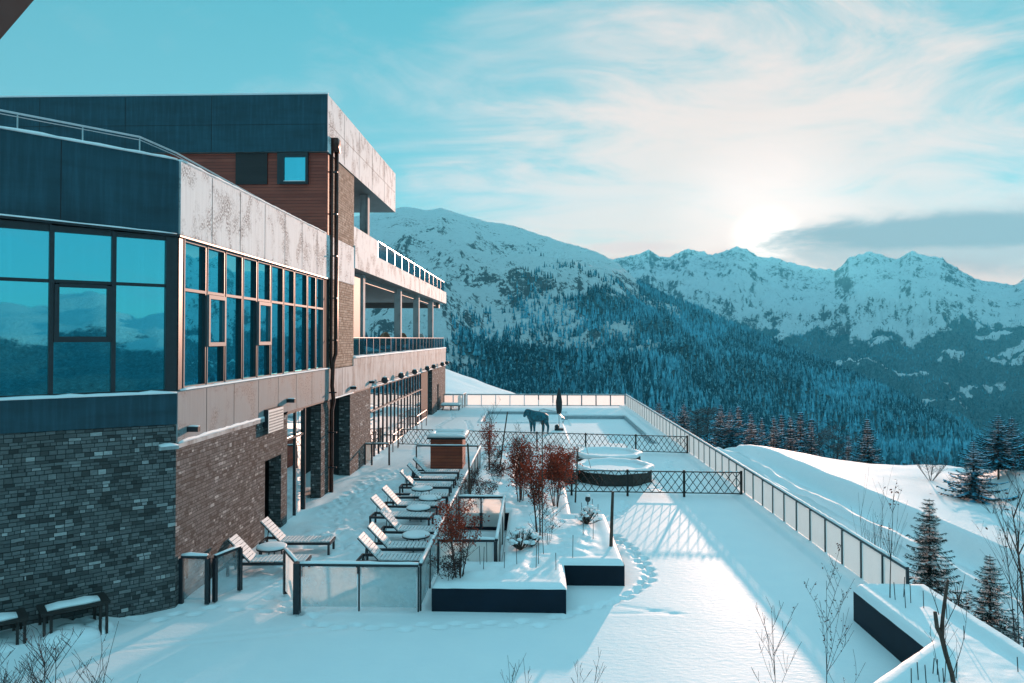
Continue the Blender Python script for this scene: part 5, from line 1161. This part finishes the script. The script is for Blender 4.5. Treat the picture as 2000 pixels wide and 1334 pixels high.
tree_at(1972, 1190, 23, 50, 'low spruce at the right edge of the picture, below the piste', 14, frost=0.5, dens=1.5, tuft=1.1, snowm='snow_cap', ragged=.25)
tree_at(1947, 809, 55, 78, 'tall snow dusted spruce on the right, tallest of its clump', 15, frost=1.8, dens=1.5, bare=0.2, tuft=1.0, ragged=.25)
tree_at(1973, 812, 58, 60, 'tall spruce half hidden behind the tallest one on the right', 16, frost=1.8, dens=1.5, bare=.2, tuft=1.0, ragged=.25)
tree_at(1898, 860, 52, 62, 'broad snow dusted spruce at the left of the right hand clump', 17, frost=1.8, dens=1.5, tuft=1.1, ragged=.25)
tree_at(1996, 850, 56, 44, 'dark spruce cut by the right edge of the picture', 18, frost=0.3, dens=1)
tree_at(1692, 817, 92, 50, 'lone dark spruce at the right end of the tree row', 19, frost=1.5, dens=1.3, tuft=1.4)
row = [(1287, 785, 20), (1310, 800, 16), (1335, 787, 20), (1407, 790, 24), (1425, 797, 20), (1442, 792, 24), (1466, 803, 20), (1487, 815, 16), (1510, 812, 18), (1525, 808, 18), (1543, 813, 18), (1562, 805, 22), (1583, 817, 18), (1655, 850, 12)]
wh = ['first', 'second', 'third', 'fourth', 'fifth', 'sixth', 'seventh', 'eighth', 'ninth', 'tenth', 'eleventh', 'twelfth', 'thirteenth', 'fourteenth']
for k, (px, tp_, wr) in enumerate(row):
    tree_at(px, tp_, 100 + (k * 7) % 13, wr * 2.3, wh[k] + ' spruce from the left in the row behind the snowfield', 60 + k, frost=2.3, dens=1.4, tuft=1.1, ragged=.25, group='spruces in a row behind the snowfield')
def larch(px, top, Yd, wr, label, seed):
    x, y, zt_ = pz(px, top, Yd); zb = float(hill(x, y)) - 0.3; h = zt_ - zb
    return sapling((x, y, zb), h, label, seed, 1, 'frostneedle', 900, 0.09, h*.3, h, 0.9, 0.10, 34, 2, 0.02, 'bare_larch', 'larch', 'bare larches in the row behind the snowfield', 'twig', 0.35, 0.03, 0.1)
larch(1362, 800, 98, 20, 'bare brownish larch left of the widest spruces in the row', 81); larch(1380, 795, 101, 20, 'bare frosty larch touching the widest spruces in the row', 82)
larch(1602, 828, 96, 16, 'bare larch right of the spruce row, first of two', 83); larch(1626, 832, 97, 16, 'bare larch right of the spruce row, second of two', 84)
x, y, z = pz(1815, 925, 60); sapling((x, y, float(hill(x, y))), 2.6, 'wide bare bush on the crest of the snowfield', 85, 16, None, 0, 0, 0, 0, 0.9, 0.02, 8, 2, 0.7, 'bare_bush', 'bush', None, 'twig', 0.7, .08)
for k, (px, Yd, lab) in enumerate([(1862, 58, 'low bare bush on the snow bank, farthest one'), (1890, 54, 'low bare bush on the snow bank, second from the far end'), (1912, 51, 'low bare bush on the snow bank, middle one'), (1935, 48, 'low bare bush on the snow bank, second from the near end'), (1985, 42, 'low bare bush on the snow bank, nearest one')]):
    x, y, z = pz(px, 900, Yd); sapling((x, y, float(hill(x, y))), 1.1, lab, 90 + k, 9, None, 0, 0, 0, 0, 0.9, 0.012, 6, 1, 0.8, 'bare_bush', 'bush', 'bare bushes on the snow bank', 'twig', 0.6, .1)
# planting outside and around the rail
x, y, z = pz(1676, 1060, 22); sapling((x + 0.5, y, float(hill(x, y)) + 0.2), 4.9, 'clump of upright bare stems just outside the glass railing', 101, 11, None, 0, 0, 0, 0, 0.35, 0.010, 7, 1, 0.10, 'bare_bush', 'bush', None, 'twig', 1.0, .03)
sapling((7.55, 16.1, 0.55), 2.35, 'thin sapling with a few dry leaves at the back of the lower right bed', 102, 1, 'darkleaf', 60, 0.03, .9, 3, 0.35, 0.014, 9, 1, 0.0, crook=.03)
x, y, z = pz(1868, 1180, 24); sapling((x, y, float(hill(x, y))), 3.4, 'pollard tree with a brush of upright twigs, left of the small spruce', 103, 1, None, 0, 0, 0, 0, 0.22, 0.05, 26, 1, 0.0, 'pollard_tree', 'tree', None, 'bark', 1.0, .03)
x, y, z = pz(1982, 1240, 20); sapling((x, y, -2.6), 5.4, 'slender bare multi stemmed tree at the right edge', 104, 4, 'darkleaf', 60, 0.04, 2.5, 7, 0.5, 0.018, 9, 2, 0.13, 'bare_tree', 'tree', None, 'twig', 0.9, .05)
x, y, z = pz(1998, 1240, 19); sapling((x, y, -2.6), 4.6, 'thick dark bare trunk at the right edge', 105, 1, None, 0, 0, 0, 0, 0.4, 0.05, 8, 2, 0.0, 'bare_tree', 'tree', None, 'bark', 1.0, .03)
# pruned tree in the lower right bed
pt_ = root('pruned_tree', (6.70, 12.2, 0.55), 'crooked pruned tree trunk with cut stub in the lower right bed', 'tree')
m = MB(); m.tube([(0.05, 0, -0.1), (0, 0, .25), (-.08, 0.02, .55), (-.16, 0, .85), (-.14, 0, 1.15), (-.08, 0.02, 1.5), (-.05, 0, 1.75)], [0.042, .036, .036, .04, .03, .026, .02], 8); m.tube([(-.16, 0, .85), (-.24, -.02, 1.0), (-.27, -.02, 1.25)], [.034, .034, .03], 8); m.build('trunk', M['bark'], pt_, origin=(0, 0, 0), smooth=True)
rnd = random.Random(44); m2, tp2 = branchy(rnd, [((-.12, 0, .1), (.1, 0, 1), .8), ((.0, 0, .1), (.25, .1, 1), .9), ((-.2, 0, .1), (-.1, .1, 1), .6), ((-.1, 0, 1.0), (.5, 0, 1), .5), ((-.2, 0, 1.2), (-.3, 0, 1), .5)], 1.3, 0.008, 0.5, 1, 5); m2.build('twigs', M['twig'], pt_, origin=(0, 0, 0))
# foreground saplings and twigs
def fg(px, top, Yd, label, seed, stems=1, splay=.05, nl=50, nside=9, r0=.010, h=None, spread=.5):
    x, y, zt_ = pz(px, top, Yd); z0 = 0.0; sapling((x, y, z0), zt_ - z0, label, seed, stems, 'darkleaf', nl, 0.018, (zt_)*0.45, 9, spread, r0, nside, 2, splay, 'bare_sapling', 'sapling', None, 'twig', 1.0, .05, .02)
fg(1600, 1133, 10.6, 'thin sapling with dry curled leaves in the right foreground', 121, nl=160)
fg(1518, 1196, 10.2, 'thin bare sapling left of the leafy one in the foreground', 122, nl=14)
fg(988, 1270, 11.0, 'bare twigs at the bottom centre, left tuft', 123, 2, .10, 0, 5, .006)
fg(1024, 1272, 11.0, 'bare twigs at the bottom centre, second tuft', 124, 1, .05, 0, 5, .006)
fg(1130, 1275, 10.9, 'bare twigs at the bottom centre, right tuft', 125, 2, .16, 0, 5, .006)
fg(62, 1205, 9.2, 'dense bare bush in the lower left corner', 126, 8, .16, 60, 14, .015, spread=.8)
fg(132, 1190, 9.4, 'bare twigs right of the bush in the lower left corner', 127, 3, .16, 10, 7, .010, spread=.7)

# ================================================================== POOL THINGS
# closed parasol
pr = root('closed_parasol', (1.62, 50.2, 0), 'closed dark parasol standing beside the pool', 'parasol')
MB().tube([(0, 0, 0), (0, 0, 2.75)], 0.03, 8).build('pole', M['steel'], pr, origin=(0, 0, 0))
m = MB(); zz_ = [(2.9, .015), (2.7, .06), (2.35, .13), (1.9, .19), (1.4, .17), (1.1, .12)]; n = 16
for z_, r0 in zz_:
    for k in range(n): q = r0 * (1 + (.22 if k % 2 else -.12)); m.v.append((q*math.cos(2*math.pi*k/n), q*math.sin(2*math.pi*k/n), z_))
for a in range(len(zz_) - 1):
    for k in range(n): m.f.append((a*n+k, (a+1)*n+k, (a+1)*n+(k+1) % n, a*n+(k+1) % n))
m.build('folded_canopy', M['canvas'], pr, True, origin=(0, 0, 0)); MB().box(-.3, .3, -.3, .3, 0, .12).build('base', M['black'], pr, origin=(0, 0, 0))
MB().ball((-.15, -.2, .25), .16, 8).build('base_weight', M['black'], pr, True, origin=(0, 0, 0))
# pool handrails
ph = root('pool_handrail', (0.4, 53.6, 0), 'curved steel handrail of the pool steps behind the bronze animal', 'handrail')
m = MB()
for dy in (0, .7): m.tube([(-.1, dy, -.2), (-.1, dy, .95), (.2, dy, 1.05), (1.2, dy, .85), (1.75, dy, .35), (1.6, dy, .05)], .03, 8)
m.build('handrail_tube', M['steel'], ph, True, origin=(0, 0, 0))
# bronze animal
an = bpy.data.meshes.new('horse_statue'); J = {}; vs_ = []; es_ = []; rd = []
def jt(name, p, r, par=None):
    J[name] = len(vs_); vs_.append(p); rd.append(r)
    if par: es_.append((J[par], J[name]))
jt('pelvis', (.50, .05, 1.14), (.30, .31)); jt('loin', (.22, .02, 1.13), (.29, .31), 'pelvis'); jt('barrel', (-.05, 0, 1.10), (.31, .33), 'loin'); jt('chest', (-.34, -.03, 1.13), (.28, .33), 'barrel')
jt('neck1', (-.52, -.05, 1.30), (.20, .27), 'chest'); jt('neck2', (-.68, -.08, 1.42), (.15, .20), 'neck1'); jt('poll', (-.80, -.11, 1.48), (.12, .15), 'neck2'); jt('face', (-.90, -.14, 1.36), (.095, .11), 'poll'); jt('muzzle', (-.99, -.17, 1.20), (.075, .08), 'face'); jt('nose', (-1.02, -.18, 1.13), (.065, .065), 'muzzle')
jt('earL', (-.80, -.04, 1.62), (.025, .03), 'poll'); jt('earR', (-.78, -.20, 1.61), (.025, .03), 'poll')
for s_, nm in ((.15, 'L'), (-.15, 'R')):
    fx_ = -.36 if s_ > 0 else -.26
    jt('sh' + nm, (-.36, s_, .92), (.15, .17), 'chest'); jt('el' + nm, (fx_, s_, .70), (.10, .12), 'sh' + nm); jt('kn' + nm, (fx_, s_, .44), (.07, .075), 'el' + nm); jt('fe' + nm, (fx_ + .01, s_, .14), (.052, .055), 'kn' + nm); jt('ho' + nm, (fx_ - .02, s_, .02), (.068, .075), 'fe' + nm)
    hx2 = .50 if s_ > 0 else .68
    jt('hi' + nm, (.52, s_*1.1, .95), (.20, .22), 'pelvis'); jt('st' + nm, (hx2 - .06, s_*1.1, .70), (.12, .15), 'hi' + nm); jt('hk' + nm, (hx2 + .08, s_*1.1, .47), (.07, .085), 'st' + nm); jt('hf' + nm, (hx2 + .05, s_*1.1, .14), (.05, .055), 'hk' + nm); jt('hh' + nm, (hx2 + .02, s_*1.1, .02), (.066, .075), 'hf' + nm)
jt('tail1', (.78, .06, 1.20), (.05, .05), 'pelvis'); jt('tail2', (.84, .07, .90), (.06, .06), 'tail1'); jt('tail3', (.80, .07, .52), (.04, .04), 'tail2')
an.from_pydata(vs_, es_, []); an.materials.append(M['bronze']); ao = bpy.data.objects.new('horse_statue', an); COL.objects.link(ao)
sk = ao.modifiers.new('skin', 'SKIN'); 
for i, r0 in enumerate(rd): an.skin_vertices[0].data[i].radius = (r0[0] * 1.22, r0[1] * 1.22)
an.skin_vertices[0].data[0].use_root = True; sk.use_smooth_shade = True
sb = ao.modifiers.new('sub', 'SUBSURF'); sb.levels = 2; sb.render_levels = 2
ao.location = (0.12, 48.3, 0.0); ao.rotation_euler.z = R(24); ao.scale = (.97, .97, 1.0)
tag(ao, 'life size blue green bronze horse standing on the snow by the pool', 'statue')
# sheltered garden tables by the slanted wall
def frame_table(loc, rz, lab):
    r_ = root('garden_table', loc, lab, 'table', 'dark tables under snow by the slanted stone wall'); r_.rotation_euler.z = rz
    m = MB(); m.box(-.62, .62, -.35, .35, .62, .68); m.build('tabletop', M['fencewood'], r_, origin=(0, 0, 0))
    for x_ in (-.56, -.44, .44, .56):
        for y_ in (-.3, .3): MB().box(x_ - .025, x_ + .025, y_ - .025, y_ + .025, 0, .62).build('leg', M['fencewood'], r_, origin=(0, 0, 0))
    MB().cap((-.5, -.05, .681), (.45, -.05, .681), .4, .07).build('snow_cap', M['snow_cap'], r_, True, origin=(0, 0, 0))
    hp = MB(); [hp.ball((rr.uniform(-.42, .42), rr.uniform(-.4, .1), .02), rr.uniform(.2, .36), 10, (1.3, 1, .75)) for q in range(12)]; hp.build('snow_heap', M['snow_cap'], r_, True, origin=(0, 0, 0))
    return r_
fx2, fy2 = LP(2.1, .42); frame_table((fx2, fy2, .02), math.atan2(dirL.y, dirL.x) + math.pi, 'dark garden table with snow heaped beneath it at the foot of the slanted stone wall')
fx2, fy2 = LP(3.55, .45); frame_table((fx2, fy2, .02), math.atan2(dirL.y, dirL.x) + math.pi, 'dark garden table cut by the left edge of the picture')

# ================================================================== FAR FOREST
def scatter(n, xs_, ys_, zs_, f_, dmin, dmax, hmin, hmax, sides, name, label):
    nr_, nc = xs_.shape; cand = f_[:-1, :-1] ; dd = np.hypot(xs_[:-1, :-1], ys_[:-1, :-1])
    dr = np.abs(np.hypot(xs_[1:, :-1], ys_[1:, :-1]) - dd); ar = dr * dd * (thv[1] - thv[0]); wgt = np.where((dd > dmin) & (dd < dmax), ar * np.clip((cand - 0.12) / .6, 0, 1), 0).ravel()
    # fewer where nothing can be seen: rows behind the near crest
    rs = np.random.RandomState(len(name) + sides); pick = rs.choice(wgt.size, size=n, p=wgt / wgt.sum()); i = pick // (nc - 1); j = pick % (nc - 1); u = rs.rand(n); v = rs.rand(n)
    def L_(A): return (A[i, j]*(1-u) + A[i+1, j]*u)*(1-v) + (A[i, j+1]*(1-u) + A[i+1, j+1]*u)*v
    X, Y, Z = L_(xs_), L_(ys_), L_(zs_); H = (hmin + (hmax - hmin) * rs.rand(n)**1.3) * np.clip(1.35 - np.hypot(X, Y) / 4200, 0.7, 1.3); Wd = H * (0.14 + .07 * rs.rand(n)); rot = rs.rand(n) * 6.28
    tiers = 2; V = []; 
    per = tiers * (sides + 1); vv = np.zeros((n, per, 3)); Fc = []
    for t in range(tiers):
        zb = [0.05, 0.42][t]; ztp = [0.66, 1.0][t]; wf = [1.0, .62][t]; o = t * (sides + 1)
        for s_ in range(sides):
            a = rot + 2*np.pi*s_/sides + t; jit = 0.75 + .5 * rs.rand(n); vv[:, o+s_, 0] = X + np.cos(a)*Wd*wf*jit; vv[:, o+s_, 1] = Y + np.sin(a)*Wd*wf*jit; vv[:, o+s_, 2] = Z + H*(zb + .06*(rs.rand(n)-.5)); Fc.append((o+s_, o+(s_+1) % sides, o+sides))
        vv[:, o+sides, 0] = X; vv[:, o+sides, 1] = Y; vv[:, o+sides, 2] = Z + H*ztp
    Fc = np.array(Fc); faces = (Fc[None] + (np.arange(n)*per)[:, None, None]).reshape(-1, 3)
    me = bpy.data.meshes.new(name); me.vertices.add(n*per); me.vertices.foreach_set('co', vv.reshape(-1).astype(np.float32)); me.loops.add(faces.size); me.loops.foreach_set('vertex_index', faces.ravel().astype(np.int32)); me.polygons.add(len(faces)); me.polygons.foreach_set('loop_start', np.arange(0, faces.size, 3, dtype=np.int32)); me.update(calc_edges=True)
    br_ = np.repeat(np.clip(rs.rand(n) * 0.75 + 1.5 * (fbm(X / 120, Y / 120, 4, 0.6) - 0.44), 0, 1), per); at_ = me.attributes.new('shade', 'FLOAT', 'POINT'); at_.data.foreach_set('value', br_.astype(np.float32))
    me.materials.append(M['far_tree']); o_ = bpy.data.objects.new(name, me); COL.objects.link(o_); return tag(o_, label, 'forest', None, 'stuff')
fm_, ft, fp = principled('far_spruce'); a_ = ft.add('ShaderNodeAttribute'); a_.attribute_name = 'shade'
cc = ft.mix(ft.rng(a_.outputs['Fac'], .3, 1.0), (0.003, 0.045, 0.070), (0.12, 0.42, 0.55)); ns_ = ft.noise(geo(ft), 0.22, 3, .7)
cc = ft.mix(ft.rng(ns_, .52, .66, 0, .6), cc, (0.28, 0.62, 0.72)); ft.link(cc, fp.inputs['Base Color']); fp.inputs['Roughness'].default_value = .95; fp.inputs['Specular IOR Level'].default_value = .05; M['far_tree'] = fm_
scatter(80000, MX, MY, MZ, MF, 360, 2650, 9, 18, 5, 'spruce_forest', 'dense spruce forest covering the near mountain slope')
scatter(30000, MX, MY, MZ, MF, 2650, 5000, 13, 24, 3, 'far_spruce_forest', 'distant spruce forest on the lower slopes of the far range')

# ================================================================== HAZE
hz = bpy.data.materials.new('haze_air'); hz.use_nodes = True; h = NT(hz.node_tree); o = h.add('ShaderNodeOutputMaterial'); pv = h.add('ShaderNodeVolumePrincipled')
pv.inputs['Color'].default_value = (0.14, 0.76, 1.0, 1); pv.inputs['Density'].default_value = 0.00007; pv.inputs['Anisotropy'].default_value = 0.3
h.link(pv.outputs[0], o.inputs['Volume'])
hb = MB().box(-4800, 4800, -4600, 6700, -620, 1300).build('haze', hz); tag(hb, kind='stuff')
